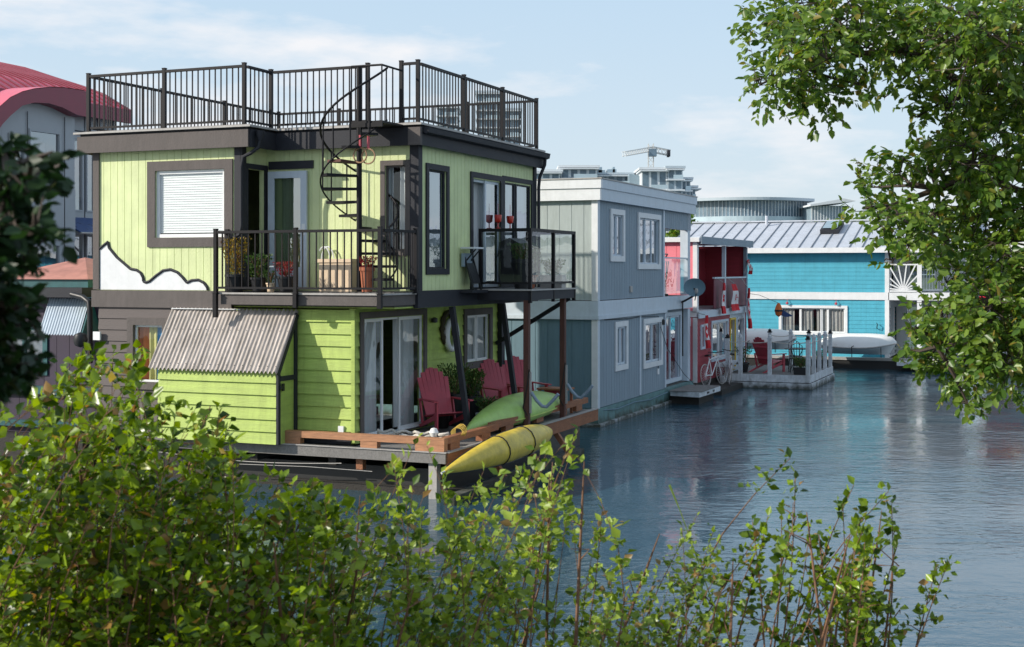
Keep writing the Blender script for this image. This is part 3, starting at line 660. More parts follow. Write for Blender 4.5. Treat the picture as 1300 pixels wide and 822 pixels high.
mb = MB(); mb.tube([(p[0][0]*1.01, p[0][1], p[0][2]) for p in rows[1:-1]], .012, 6); mb.build('seam', 'black', kh, True)
mb = MB(); mb.tube([(p[9][0]*1.01, p[9][1], p[9][2]) for p in rows[1:-1]], .012, 6); mb.build('seam', 'black', kh, True)
mb = MB(); mb.tube([(0,.02,-.1),(0,-.03,-.14),(.03,-.06,-.12)], .012, 6); mb.build('grab_handle', 'white', K)
Cn = thing('canoe', 'lime green canoe lying hull up on the deck rail', 'canoe', (.62, .6, .93), local=True)
Cn.rotation_euler = (R(1), R(8), TH)
rows = loft(4.7, .76, .48, n=28, rock=.08); hull('hull', rows, 'canoe', Cn)
mb = MB(); mb.tube([(p[0][0]*1.01, p[0][1], p[0][2]) for p in rows[1:-1]], .016, 6); mb.tube([(p[9][0]*1.01, p[9][1], p[9][2]) for p in rows[1:-1]], .016, 6); mb.build('gunwale', 'lime_lo', Cn, True)
# padded kayak racks on the posts
for i, y in enumerate((2.45, 4.35)):
    t = thing('kayak_rack', 'blue grey foam padded kayak rack arm on the %s brown post' % ('nearer' if i == 0 else 'farther'), 'rack', (1.06, y, 1.2), 'padded kayak racks on the posts')
    x0 = 1.055
    mb = MB(); mb.box(x0, x0+.03, y-.02, y+.02, 1.0, 1.75); mb.build('bracket', 'lip', t)
    mb = MB(); mb.tube([(x0+.03,y,1.38),(x0+.12,y+.02,1.24),(x0+.22,y+.05,1.13),(x0+.30,y+.06,1.12),(x0+.42,y+.08,1.24),(x0+.52,y+.09,1.36)], .032, 10); mb.build('padded_arm', 'foam', t, True)
    mb = MB(); mb.tube([(x0+.01,y-.05,1.8),(x0-.02,y-.08,1.5),(x0-.1,y-.08,1.1),(x0-.02,y-.07,.96)], .01, 6); mb.build('strap', 'strap', t)
# life ring
t = thing('life_ring', 'white life ring hung on a dark wreath on the lime wall', 'life ring', (-.68, 2.77, 2.4))
mb = MB(); mb.tube([(-.66, 2.78+.22*math.cos(a*.2618), 2.38+.27*math.sin(a*.2618)) for a in range(24)], .06, 10, True); mb.build('ring', 'white', t, True)
mb = MB(); mb.tube([(-.70, 2.72+.27*math.cos(a*.2618), 2.5+.3*math.sin(a*.2618)) for a in range(-2, 17)], [.03+.03*abs(math.sin(a*1.7)) for a in range(-2, 17)], 8); mb.build('wreath', 'wicker', t, True)
mb = MB(); mb.lathe((-.67,2.05,2.66), [(.03,-.03),(.06,-.02),(.06,.05),(.02,.07)], 10); single(mb, 'wall_lamp', 'black', 'small black wall lamp beside the lower sliding door', 'lamp', (-.67,2.05,2.66))
# rope and clutter
mb = MB()
for q in range(3): mb.tube([(-.62+i*.05, -.35+.07*q+.05*math.sin(i*.9+q*2), .80+.05*q+.02*math.sin(i*1.3+q)) for i in range(22)], .024, 7)
mb.tube([(.62+.08*math.cos(a*.6), -.28+.06*math.sin(a*.6), .80+.03*a/5) for a in range(22)], .026, 7)
single(mb, 'mooring_rope', 'rope', 'thick white rope heaped along the front deck edge', 'rope', (.1,-.5,.72), smooth=True)
mb = MB()
for q in range(4): mb.tube([(.98+.1*math.cos(a*.4488), -.55+q*.05+.09*math.sin(a*.4488)*.4, .965+.07*math.sin(a*.4488)*(1+.2*q)+.02) for a in range(14)], .008, 6, True)
single(mb, 'yellow_rope_coil', 'yrope', 'yellow rope coil tied round the cedar bumper rail', 'rope', (.98,-.45,.96), smooth=True)
t = thing('float_buoy', 'small white ball buoy lying beside the heaped rope', 'buoy', (.45,-.3,.93), local=True)
mb = MB(); mb.lathe((0,0,0), [(.0,-.08),(.05,-.065),(.08,0),(.05,.065),(.0,.08)], 14); mb.build('ball', 'boat', t, True)
# planters
def pot_leaves(n, R_, H_, z0, L, seed, up=.8, dense=1):
    rng = np.random.default_rng(seed); a = rng.uniform(0, 6.28, n); r = R_*np.sqrt(rng.uniform(0, 1, n)); z = z0+H_*rng.uniform(0, 1, n)**.8
    sc_ = (.45+.55*(z-z0)/H_)
    p = np.stack([r*np.cos(a)*sc_, r*np.sin(a)*sc_, z], 1); d = np.stack([np.cos(a)*.6, np.sin(a)*.6, np.full(n, up)], 1)+rng.normal(size=(n,3))*.4
    return leaves(p, d, L, .45, seed)
def potted(label, abz, pr, ph, pm, lm, n, R_, H_, L, seed, cat='potted plant', name='potted_plant', square=False):
    t = thing(name, label, cat, abz, local=True)
    mb = MB()
    if square: mb.prism([(-pr*1.3,-pr*.7,0),(pr*1.3,-pr*.7,0),(pr*1.3,pr*.7,0),(-pr*1.3,pr*.7,0)], (0,0,ph))
    else: mb.lathe((0,0,0), [(pr*.7,0),(pr*.95,ph*.85),(pr*1.08,ph*.86),(pr*1.08,ph),(pr*.9,ph),(pr*.88,ph*.9)], 16)
    mb.build('pot', pm, t, not square)
    mb = MB(); rr = random.Random(seed)
    for i in range(9): a = rr.uniform(0, 6.28); q = rr.uniform(.2, .8); mb.tube([(0,0,ph*.9),(R_*.4*q*math.cos(a),R_*.4*q*math.sin(a),ph+H_*.4),(R_*q*math.cos(a),R_*q*math.sin(a),ph+H_*.85)], .006, 5)
    mb.build('stem', 'twig', t)
    V, F = pot_leaves(n, R_, H_, ph*.95, L, seed); leafmesh('foliage', V, F, lm, t)
    return t
zf = 3.225
potted('bushy golden leaved plant in a black pot in the balcony corner', (-2.93,-1.0,zf), .17, .3, 'black', 'leaf_gold', 700, .26, .62, .05, 1)
potted('green leafy plant in a low black pot beside the golden plant', (-2.48,-.98,zf), .15, .25, 'black', 'leaf_pot', 420, .24, .38, .06, 2)
potted('small plant with red flowers in a black pot near the white door', (-1.95,-.98,zf), .15, .27, 'black', 'leaf_red', 420, .2, .24, .045, 3)
potted('tiny green plant in a cream pot on the balcony floor', (-2.22,-1.02,zf), .08, .16, 'cream', 'leaf_pot', 160, .12, .2, .04, 4)
potted('spiky dry plant in a terracotta pot behind the spiral stair', (-.62,-.62,zf), .12, .42, 'terracotta', 'leaf_red', 220, .17, .18, .05, 5)
t = thing('storage_box', 'cream plastic storage box against the recessed balcony wall', 'box', (-1.25,-.3,zf))
mb = MB(); mb.box(-1.6,-.98,-.5,-.15,zf,zf+.5); mb.build('body', 'cream', t)
mb = MB(); mb.box(-1.62,-.96,-.52,-.13,zf+.501,zf+.56); mb.build('lid', 'cream', t)
t = thing('hose_reel', 'white garden hose coiled on the recessed balcony wall', 'hose', (-1.75,-.06,3.75))
mb = MB(); mb.tube([(-1.66+.1*math.cos(a*.35)-.004*a, -.08, 3.8+.2*math.sin(a*.35)) for a in range(26)], .012, 6); mb.build('hose', 'vinyl', t)
mb = MB(); mb.box(-1.82,-1.76,-.06,-.003,3.7,3.78); mb.build('tap', 'black', t)
# side balcony things
potted('dense herb planter in black tub behind the side balcony glass', (.75,2.85,3.252), .2, .55, 'black', 'leaf_pot', 420, .28, .3, .05, 7)
potted('trailing green plant in terracotta pot on the side balcony', (.6,3.5,3.252), .18, .25, 'terracotta', 'leaf_pot', 500, .28, .5, .05, 8)
potted('grey leaved plant in a pale trough on the far side balcony corner', (.85,4.2,3.252), .17, .25, 'lip', 'leaf_pot', 500, .25, .3, .05, 9, square=True)
t = thing('barbecue', 'black covered barbecue standing on the side balcony', 'barbecue', (.45,3.2,3.252))
mb = MB(); mb.prism([(.2,2.95,3.9),(.2,3.5,3.9),(.25,3.5,4.15),(.42,3.5,4.22),(.62,3.5,4.1),(.66,3.5,3.9)], (0,-.55,0)) if False else mb.prism([(.2,2.95,3.85),(.66,2.95,3.85),(.64,2.95,4.1),(.45,2.95,4.2),(.24,2.95,4.12)], (0,.6,0)); mb.build('lid', 'black', t)
mb = MB(); mb.box(.22,.64,2.97,3.53,3.35,3.849); mb.build('cart', 'black', t)
mb = MB(); mb.tube([(.70,3.0,4.0),(.73,3.0,4.0),(.73,3.5,4.0),(.70,3.5,4.0)], .012, 6); mb.build('handle', 'lip', t)
t = thing('folding_wall_shelf', 'small white topped shelf fixed on the green side wall', 'shelf', (.1,1.85,3.9))
mb = MB(); mb.box(.04,.3,1.65,2.1,3.98,4.01); mb.build('shelf_board', 'white', t)
mb = MB(); mb.bar((.045,1.8,3.72),(.27,1.8,3.97),.02); mb.bar((.045,2.0,3.72),(.27,2.0,3.97),.02); mb.build('bracket', 'black', t)
mb = MB(); mb.box(.04,.09,1.68,2.05,3.66,3.9); mb.build('back_panel', 'grey_side', t)
t = thing('folded_chair', 'dark folded chair leaning on the green side wall under the shelf', 'chair', (.2,1.9,3.24))
for y in (1.75,2.1): mb = MB(); mb.bar((.25,y,3.24),(.07,y,3.85),.03); mb.build('leg', 'black', t)
mb = MB(); mb.bar((.23,1.92,3.36),(.1,1.92,3.72),.3,.03,up=(1,0,0)); mb.build('seat', 'black', t)
mb = MB(); mb.box(-.04,.3,1.6,2.3,3.19,3.236); mb.build('ledge', 'trim_dark', G)
# plants along the lower wall
zd = .717
potted('tall flowering plant in a black pot behind the nearest red chair', (-.42,2.4,zd), .2, .6, 'black', 'leaf_pot', 700, .33, .55, .06, 11)
potted('leafy plant in a black tub between wall and strut', (-.38,3.05,zd), .2, .5, 'black', 'leaf_pot', 600, .3, .45, .06, 12)
potted('hanging leafed plant in a tall dark pot under the small window', (-.5,3.3,zd), .19, .7, 'black', 'leaf_pot', 500, .28, .3, .06, 13)
potted('green plant in a blue grey tub on the deck boards', (.1,2.7,zd), .2, .22, 'blueshade_trim', 'leaf_pot', 500, .25, .28, .06, 14)
potted('small plant in a black pot left of the nearest red chair', (-.45,1.95,zd), .14, .3, 'black', 'leaf_pot', 200, .16, .15, .05, 15)
# =================================================================== GREY FLOATING HOME
Y = thing('floating_home', 'slate grey two storey floating home with white parapet and corner boards', 'floating home', (-3, 12, 0))
f, s = 9.0, .12
W1, W2 = (9.94, 11.04, 3.8, 5.05), (12.15, 14.2, 3.62, 5.05)
W3, W4 = (10.3, 11.3, 1.18, 2.36), (12.63, 14.37, 1.08, 2.35)
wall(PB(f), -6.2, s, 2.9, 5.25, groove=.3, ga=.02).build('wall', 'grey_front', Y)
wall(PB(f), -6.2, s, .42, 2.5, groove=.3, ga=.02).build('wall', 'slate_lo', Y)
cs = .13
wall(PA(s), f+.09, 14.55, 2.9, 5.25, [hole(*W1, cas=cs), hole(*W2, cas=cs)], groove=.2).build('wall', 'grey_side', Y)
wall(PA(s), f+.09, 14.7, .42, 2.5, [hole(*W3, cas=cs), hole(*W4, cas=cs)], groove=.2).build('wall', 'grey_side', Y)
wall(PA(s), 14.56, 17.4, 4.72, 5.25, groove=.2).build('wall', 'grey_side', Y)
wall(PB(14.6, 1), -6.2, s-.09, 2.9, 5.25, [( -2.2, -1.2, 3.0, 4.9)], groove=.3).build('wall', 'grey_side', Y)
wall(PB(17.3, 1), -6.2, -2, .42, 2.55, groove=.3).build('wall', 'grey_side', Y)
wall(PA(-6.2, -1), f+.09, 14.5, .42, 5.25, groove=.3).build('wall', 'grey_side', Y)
mb = MB(); mb.box(-6.2, s-.01, f+.02, 17.35, 2.56, 2.88); mb.build('floor_slab', 'inside', Y)
mb = MB(); mb.box(-6.1, s-.1, f+.1, 17.2, .3, .44); mb.build('floor_slab', 'inside', Y)
for nm, m_, bx in (('band_board', 'blueshade_trim', (-6.25, s+.045, f-.045, f-.002, 2.52, 2.885)), ('band_board', 'blueshade_trim', (s+.002, s+.045, f, 17.42, 2.52, 2.885)),
                   ('band_trim', 'blueshade_trim', (-6.25, s+.065, f-.065, f-.046, 2.46, 2.55)), ('band_trim', 'blueshade_trim', (s+.046, s+.065, f-.04, 14.7, 2.46, 2.55))):
    mb = MB(); mb.box(*bx); mb.build(nm, m_, Y)
for bx in ((s-.12, s+.03, f-.03, f-.002, 2.89, 5.22), (s+.002, s+.03, f-.0, f+.13, 2.89, 5.22), (s-.12, s+.03, f-.03, f-.002, .4, 2.45), (s+.002, s+.03, f, f+.13, .4, 2.45), (s+.002, s+.028, 12.3, 12.42, .45, 2.45), (s+.002, s+.028, 14.45, 14.58, 2.89, 5.22), (s+.002, s+.028, 14.62, 14.72, .45, 2.45)):
    mb = MB(); mb.box(*bx); mb.build('corner_board', 'white' if bx[1] > s+.02 and bx[2] < f else 'blueshade_trim', Y)
# roof with two step parapet
mb = MB(); mb.prism([(-6.2,f+.02,5.252),(s+.02,f+.02,5.252),(s+.02,17.42,5.252),(-.5,17.42,5.252),(-.5,14.7,5.252),(-6.2,14.7,5.252)], (0,0,.2)); rf = mb.build('roof', 'grey_side', Y)
for bx, m_ in (((-6.3, s+.12, f-.12, f-.004, 5.2, 5.47), 'white'), ((s+.024, s+.12, f-.003, 17.5, 5.2, 5.47), 'blueshade_trim'), ((-6.3, s+.15, f-.15, f-.02, 5.472, 5.68), 'white'), ((s+.02, s+.15, f-.019, 17.53, 5.472, 5.68), 'blueshade_trim'), ((-6.3, s+.17, f-.17, f+.05, 5.682, 5.71), 'lip'), ((s-.05, s+.17, f+.051, 17.55, 5.682, 5.71), 'lip')):
    mb = MB(); mb.box(*bx); mb.build('parapet_board', m_, rf)
mp = PA(s)
window(Y, mp, *W1, cas=cs, casm='white', sash='blueshade_trim', splits=(1,1), sw=.04, gl='glass_sky', cur=((.0,.55),), proud=.04)
window(Y, mp, *W2, cas=cs, casm='white', sash='blueshade_trim', splits=(1,1,1), sw=.04, gl='glass_sky', cur=((.35,1),), proud=.04)
window(Y, mp, *W3, cas=cs, casm='white', sash='blueshade_trim', splits=(1,1), sw=.05, gl='glass', cur=((.5,1),), proud=.04)
window(Y, mp, *W4, cas=cs, casm='white', sash='blueshade_trim', splits=(1,1), sw=.05, gl='glass_sky', cur=((.0,.3),), proud=.04)
# porch: post, balcony floor, glass door below
mb = MB(); mb.box(s-.22, s+.0, 17.05, 17.32, .44, 2.5); mb.box(s-.22, s+.0, 17.05, 17.32, 2.89, 5.24); mb.build('porch_post', 'blueshade_trim', Y)
wall(PA(-.05), 14.75, 17.0, .45, 2.5, [(14.95, 16.85, .5, 2.38)]).build('wall', 'grey_side', Y)
mp = PA(-.05)
mb = MB(); frame(mb, mp, 14.9, 16.9, .48, 2.43, .1, .003, .04); dr = mb.build('glass_door', 'blueshade_trim', Y)
for k, (u, v) in enumerate(((15.0, 15.9), (15.85, 16.8))):
    m = MB(); frame(m, mp, u, v, .52, 2.33, .06, -.05+.02*k, -.03+.02*k); m.build('sash', 'blueshade_trim', dr)
    m = MB(); o = -.04+.02*k; m.face([mp(u,.52,o), mp(v,.52,o), mp(v,2.33,o), mp(u,2.33,o)]); m.build('pane', 'glass_sky' if k else 'glass', dr)
p0, p1 = (s-.05, 14.7), (s-.05, 17.0)
mb = MB(); mb.face([(s-.06,14.62,2.95),(s-.06,17.03,2.95),(s-.06,17.03,3.9),(s-.06,14.62,3.9)]); mb.build('glass_panel', 'glass_clear', Y)
mb = MB(); mb.bar((s-.05,14.6,3.93),(s-.05,17.03,3.93),.05,.04); mb.build('rail', 'blueshade_trim', Y)
mb = MB(); mb.box(-6.3, s+.05, f-.05, 17.5, -.4, .41); h = mb.build('hull', 'hull', Y)
mb = MB(); mb.box(-6.32, s+.12, f-.12, 17.6, -.02, .075); mb.build('waterline_beam', 'white_worn', h)
mb = MB(); mb.box(s+.003, s+.03, 11.5, 11.68, 3.05, 3.2); mb.build('vent_cover', 'lip', Y)
mb = MB(); mb.box(s+.003, s+.03, 13.9, 14.05, .85, 1.0); mb.build('outlet_box', 'vinyl', Y)
mb = MB(); mb.tube([(s+.02,9.5,2.44),(s+.02,11.5,2.40),(s+.02,12.2,2.42),(s+.02,13.97,2.38),(s+.02,13.97,1.0)], .009, 5); mb.build('cable', 'black', Y)
mb = MB(); mb.tube([(s+.04,9.3,.36),(s+.1,10.2,.30),(s+.1,11.6,.34),(s+.08,13.0,.27),(s+.1,14.6,.33)], .016, 6); mb.build('water_hose', 'slate_lo', Y)
mb = MB(); mb.lathe((s+.06, 14.3, 2.2), [(.03,-.06),(.05,-.05),(.05,.06),(.02,.09)], 10); mb.build('wall_lamp', 'black', Y)
for x_, y_ in ((-2.5, 11.5), (-1.2, 13.2)): mb = MB(); mb.lathe((x_, y_, 5.45), [(.05,0),(.05,.45),(.09,.46),(.09,.52),(.0,.56)], 10); mb.build('vent_pipe', 'lip', rf)
# landing step
t = thing('landing_step', 'small weathered white landing platform at the grey home glass door', 'platform', (.5, 15.9, 0))
mb = MB(); mb.prism([(s+.13,14.75,.22),(1.1,14.55,.22),(1.15,16.7,.22),(s+.13,16.8,.22)], (0,0,.13)); mb.build('deck_box', 'white_worn', t)
mb = MB()
for k in range(8): y = 14.62+k*.26; mb.box(s+.13, 1.14, y, y+.245, .352, .372)
mb.build('planking', 'greywood', t)
mb = MB(); mb.box(.2, 1.0, 14.9, 16.5, -.2, .215); mb.build('float', 'darkwood', t)
for y in (15.3, 15.9): mb = MB(); mb.box(1.127, 1.14, y, y+.18, .26, .31); mb.build('vent_slot', 'black', t)
# exercise bike and chair on the porch
t = thing('exercise_bike', 'black exercise bike on the grey home upper porch', 'exercise bike', (-.5, 15.6, 2.885))
z = 2.885
mb = MB(); mb.tube([(-.95,15.6,z+.03),(-.05,15.6,z+.03)], .03, 8); mb.tube([(-.2,15.6,z+.03),(-.32,15.6,z+.6),(-.2,15.6,z+1.1)], .03, 8); mb.tube([(-.32,15.6,z+.45),(-.75,15.6,z+.75)], .03, 8); mb.build('frame', 'black', t)
mb = MB(); mb.box(-.9,-.64,15.5,15.7,z+.75,z+.82); mb.build('saddle', 'black', t)
mb = MB(); mb.tube([(-.2+.0,15.35,z+1.05),(-.12,15.4,z+1.15),(-.12,15.8,z+1.15),(-.2,15.85,z+1.05)], .018, 6); mb.build('handlebar', 'black', t)
mb = MB(); mb.tube([(-.55+.22*math.cos(a*.314),15.6,z+.3+.22*math.sin(a*.314)) for a in range(20)], .03, 6, True); mb.build('flywheel', 'black', t)
t = thing('porch_chair', 'black wire chair on the grey home upper porch', 'chair', (-.5, 16.6, z))
mb = MB(); mb.box(-.9,-.45,16.4,16.85,z+.43,z+.46); mb.build('seat', 'black', t)
mb = MB(); mb.tube([(-.45,16.42,z+.45),(-.38,16.42,z+.95),(-.38,16.83,z+.95),(-.45,16.83,z+.45)], .015, 6); mb.tube([(-.4,16.62,z+.45),(-.38,16.62,z+.95)], .015, 6); mb.build('backrest', 'black', t)
for x in (-.88,-.47):
    for y in (16.42,16.83): mb = MB(); mb.tube([(x,y,z),(x,y,z+.43)], .014, 6); mb.build('leg', 'black', t)
# satellite dish
t = thing('satellite_dish', 'dark grey satellite dish on a bent pole beside the grey home porch', 'satellite dish', (.55, 16.2, 2.9))
mb = MB(); rows = []
ctr = Vector((.62, 15.9, 3.12)); nrm = Vector((.35,-.93,.2)).normalized(); ux = nrm.cross(Vector((0,0,1))).normalized(); uy = ux.cross(nrm)
for k in range(7):
    r_ = .30*k/6; rows.append([ctr+ux*r_*math.cos(a*.2618)+uy*r_*.86*math.sin(a*.2618)-nrm*(.09*(1-(k/6)**2)) for a in range(24)])
mb.grid(rows, True); mb.build('dish', 'slate_lo', t, True)
mb = MB(); mb.tube([ctr-uy*.36, ctr+nrm*.42-uy*.22], .014, 6); mb.build('feed_arm', 'black', t)
mb = MB(); q = ctr+nrm*.42-uy*.2; mb.lathe(q, [(.03,-.05),(.05,0),(.045,.08),(.0,.09)], 10); mb.build('receiver', 'lip', t)
mb = MB(); mb.tube([ctr-nrm*.1, ctr-nrm*.14-uy*.2, (.3,16.1,2.75), (.18,16.2,2.7)], .03, 8); mb.tube([(.2,16.2,2.75),(.2,16.2,1.2)], .02, 8); mb.build('pole', 'black', t)
mb = MB(); mb.tube([(s+.05,14.1,2.1),(.18,14.7,1.5),(.4,15.6,.75),(.6,16.1,.4)], .008, 5); single(mb, 'mooring_line', 'black', 'thin dark line slung from the grey wall down to the landing platform', 'line', (.3,15,.4))

# =================================================================== RED FLOATING HOME
Rr = thing('floating_home', 'small red floating home with covered upper balcony and a front coloured pink for sunlight', 'floating home', (-2, 21, 0))
f = 18.1; s = .1
wall(PB(f), -5, s, 2.4, 4.42, groove=.3, ga=.02).build('wall', 'pink', Rr)
wall(PB(f), -5, s, .35, 2.2, groove=.3, ga=.02).build('wall', 'pink', Rr)
lw1, lw2 = (18.5, 19.0, 1.25, 1.98), (19.8, 22.0, .8, 2.05)
wall(PA(s), f+.09, 22.3, .3, 2.2, [hole(*lw1, cas=.07), hole(*lw2, cas=.07)], lap=.15).build('wall', 'red', Rr)
wall(PA(s-.02), 22.32, 24.7, .3, 2.2, [(22.45, 23.1, .4, 2.0), (23.5, 24.4, .9, 2.0)]).build('wall', 'blueshade_trim', Rr)
wall(PA(-1.3), f+.09, 24.7, 2.4, 4.3, [(19.2, 20.0, 2.45, 4.0)], lap=.15).build('wall', 'red', Rr)
wall(PB(24.8, 1), -5, s, .3, 4.4, groove=.3).build('wall', 'red', Rr)
mb = MB(); mb.box(-5, s, f+.02, 24.8, 2.22, 2.39); mb.build('floor_slab', 'white', Rr)
mb = MB(); mb.box(-5.1, s+.15, f-.12, 24.95, 4.43, 4.56); rf = mb.build('roof', 'blueshade_trim', Rr)
mb = MB(); mb.box(-5.1, s+.12, f-.14, f-.121, 4.42, 4.545); mb.build('fascia', 'white', rf)
mb = MB(); mb.box(s+.151, s+.19, f-.1, 25.0, 4.36, 4.58); mb.build('fascia', 'grey_side', rf)
for bx, m_ in (((s-.1, s+.03, f-.03, f-.002, 2.4, 4.42), 'white'), ((s+.001, s+.03, f-.001, f+.15, 2.4, 4.36), 'white'), ((s-.1, s+.03, f-.03, f-.002, .3, 2.2), 'white'), ((s-.06, s+.05, 21.5, 21.62, 2.4, 4.36), 'blueshade_trim'), ((s-.06, s+.05, 24.6, 24.75, 2.4, 4.36), 'grey_side')):
    mb = MB(); mb.box(*bx); mb.build('corner_post', m_, Rr)
mb = MB(); mb.box(s-.01, s+.02, 20.2, 24.6, 2.42, 3.33); bp = mb.build('balcony_panel', 'maroon', Rr)
mb = MB(); mb.box(s-.03, s+.05, 20.15, 24.65, 3.331, 3.38); mb.build('rail', 'blueshade_trim', bp)
mb = MB(); mb.box(s+.052, s+.09, f-.0, 24.9, 2.18, 2.38); mb.build('band_board', 'blueshade_trim', Rr)
mp = PA(-1.3); mb = MB(); frame(mb, mp, 19.12, 20.08, 2.42, 4.08, .08, .024, .05); d_ = mb.build('door', 'blueshade_trim', Rr)
m = MB(); m.face([mp(19.2,2.45,-.02), mp(20,2.45,-.02), mp(20,4,-.02), mp(19.2,4,-.02)]); m.build('pane', 'glass_sky', d_)
mp = PA(s)
window(Rr, mp, *lw1, cas=.07, casm='blueshade_trim', sash='white', sw=.03, gl='glass', proud=.05)
window(Rr, mp, *lw2, cas=.07, casm='blueshade_trim', sash='white', splits=(1,1), sw=.05, gl='glass_sky', proud=.05)
mp = PA(s-.02); mb = MB(); frame(mb, mp, 22.4, 23.15, .36, 2.05, .06, .003, .04); d_ = mb.build('door', 'yellow_plain', Rr)
m = MB(); m.face([mp(22.45,.4,-.02), mp(23.1,.4,-.02), mp(23.1,2,-.02), mp(22.45,2,-.02)]); m.build('pane', 'glass', d_)
window(Rr, mp, 23.45, 24.45, .85, 2.05, cas=.06, casm='blueshade_trim', sash='white', sw=.04, gl='glass_sky', cur=((0,1),), cm='orange_cl')
mb = MB(); mb.box(s+.03, s+.45, 20.2, 22.2, .64, .72); pb = mb.build('window_box', 'white_worn', Rr)
mb = MB(); mb.box(-5.1, s+.02, f-.05, 24.9, -.4, .3); mb.build('float', 'darkwood', Rr)
mb = MB(); mb.box(s+.03, .95, 17.7, 22.5, -.1, .16); mb.build('walkway', 'darkwood', Rr)
# sign board below the balcony
t = thing('sign_board', 'small white sign with red pattern under the red home upper corner', 'sign', (-.4, 18.02, 2.0))
mb = MB(); mb.box(-.78,-.05,18.0,18.04,1.96,2.19); mb.build('board', 'white', t)
mb = MB()
for i in range(6): mb.box(-.70+i*.1,-.65+i*.1,17.992,17.999,2.1,2.14+.02*(i % 2))
mb.build('red_marks', 'skin_red', t)
# flags
def flag(name, at, L, wd, seed, label, pole=None, lean=0, cat='flag'):
    t = thing(name, label, cat, at, 'red and white flags on the red home')
    rr = random.Random(seed); ph = rr.uniform(0, 6); n = 20; m_ = 9
    def S_(i, j):      # i down the length, j across; hangs limp and folded
        u, v = i/n, j/m_; fold = .5+.35*u
        y = wd*fold*(v-.5)+.05*math.sin(3*u+ph)+lean*u
        x = .06*math.sin(v*9+ph)*(.5+u*.5)+.03*math.sin(u*7+ph)
        return Vector((at[0]+x+.04, at[1]+y, at[2]-L*u))
    mb = MB()
    for band, (i0, i1) in enumerate(((0, 5), (5, 15), (15, 20))):
        mb.mi = 0 if band != 1 else 1
        mb.grid([[S_(i, j) for j in range(m_+1)] for i in range(i0, i1+1)])
    cl_ = mb.build('cloth', ['skin_red', 'skin_white'], t, True)
    lf = [(0,.5),(.12,.3),(.22,.36),(.18,.1),(.32,.24),(.36,.14),(.5,.16),(.42,.02),(.5,-.06),(.24,-.24),(.28,-.34),(.03,-.3),(.03,-.5),(-.03,-.5),(-.03,-.3),(-.28,-.34),(-.24,-.24),(-.5,-.06),(-.42,.02),(-.5,.16),(-.36,.14),(-.32,.24),(-.18,.1),(-.22,.36),(-.12,.3)]
    # the leaf emblem follows the cloth: points of its outline mapped onto the surface, fanned from the middle
    mb = MB()
    def Q(p): return S_(10+p[0]*8*1.0, m_/2-p[1]*m_*.75)+Vector((.008, 0, 0))
    for p, q in zip(lf, lf[1:]+lf[:1]):
        mb.face([Q((0,0)), Q(p), Q(q)])
    mb.build('leaf_emblem', 'skin_red', cl_)
    if pole: mb = MB(); mb.tube([Vector(at)+Vector((.04,-.02,.02)), Vector(pole)], .012, 6); mb.build('pole', 'lip', t)
flag('flag', (.25, 20.6, 3.2), .95, .5, 1, 'narrow red and white flag hanging limp, leftmost on the maroon balcony panel', (.12,20.6,3.34))
flag('flag', (.28, 22.0, 3.15), .85, .9, 2, 'red and white maple leaf flag hanging spread at the middle of the balcony panel', (.12,22.0,3.34), .2)
flag('flag', (.3, 23.9, 3.0), 1.35, .5, 4, 'long red and white flag hanging from the far corner of the balcony', (.12,23.9,3.34), .3)
flag('flag', (.2, 24.6, 3.95), .5, .45, 5, 'small red and white flag flying at the upper far corner post', (.12,24.4,3.5), .35)
flag('flag', (.5, 17.4, 2.3), .95, .62, 3, 'white and red flag hanging below the satellite dish', (.15,17.35,2.4), .3)
# windsock bird
t = thing('wind_spinner', 'striped orange and blue bird wind spinner hanging by the turquoise wall', 'wind spinner', (.95,26.0,2.3))
mb = MB(); mb.lathe((.95,26.0,2.2), [(.0,-.22),(.1,-.15),(.14,0),(.1,.14),(.05,.25),(.0,.27)], 10); mb.build('body', 'orange_cl', t)
mb = MB(); mb.prism([(1.05,26.0,2.25),(1.45,26.0,2.02),(1.2,26.0,1.98),(1.0,26.0,2.05)], (0,.02,0)); mb.build('tail', 'navy', t)
mb = MB(); mb.lathe((.95,26.0,2.2), [(.142,-.03),(.145,.03)], 10); mb.build('stripe', 'black', t)
mb = MB(); mb.tube([(.95,26,2.46),(.5,25.0,2.75),(.2,24.8,2.8)], .008, 5); mb.build('pole', 'black', t)
# bicycle
def bicycle(label, abz, rz):
    t = thing('bicycle', label, 'bicycle', abz, local=True, rz=rz)
    for x in (-.52, .52):
        mb = MB(); mb.tube([(x+.32*math.cos(a*.2618),0,.34+.32*math.sin(a*.2618)) for a in range(24)], .018, 6, True); w = mb.build('wheel', 'lip', t, True)
        mb = MB()
        for a in range(9): mb.bar((x-.31*math.cos(a*.349),0,.34-.31*math.sin(a*.349)),(x+.31*math.cos(a*.349),0,.34+.31*math.sin(a*.349)),.004)
        mb.build('spokes', 'vinyl', w)
    mb = MB()
    for p, q in (((-.52,0,.34),(-.1,0,.32)),((-.1,0,.32),(-.2,0,.85)),((-.52,0,.34),(-.18,0,.78)),((-.1,0,.32),(.38,0,.78)),((-.18,0,.78),(.36,0,.84)),((.34,0,.95),(.52,0,.34))): mb.tube([p, q], .018, 7)
    mb.build('frame', 'white', t)
    mb = MB(); mb.tube([(.30,-.25,1.0),(.4,-.22,.99),(.34,0,.97),(.4,.22,.99),(.3,.25,1.0)], .014, 7); mb.build('handlebar', 'black', t)
    mb = MB(); mb.prism([(-.34,-.07,.88),(-.34,.07,.88),(-.08,.02,.9),(-.08,-.02,.9)], (0,0,.05)); mb.build('saddle', 'black', t)
    return t
bicycle('white bicycle leaning on the red wall by the water', (.42, 19.0, .16), R(78)).rotation_euler[0] = R(-6)
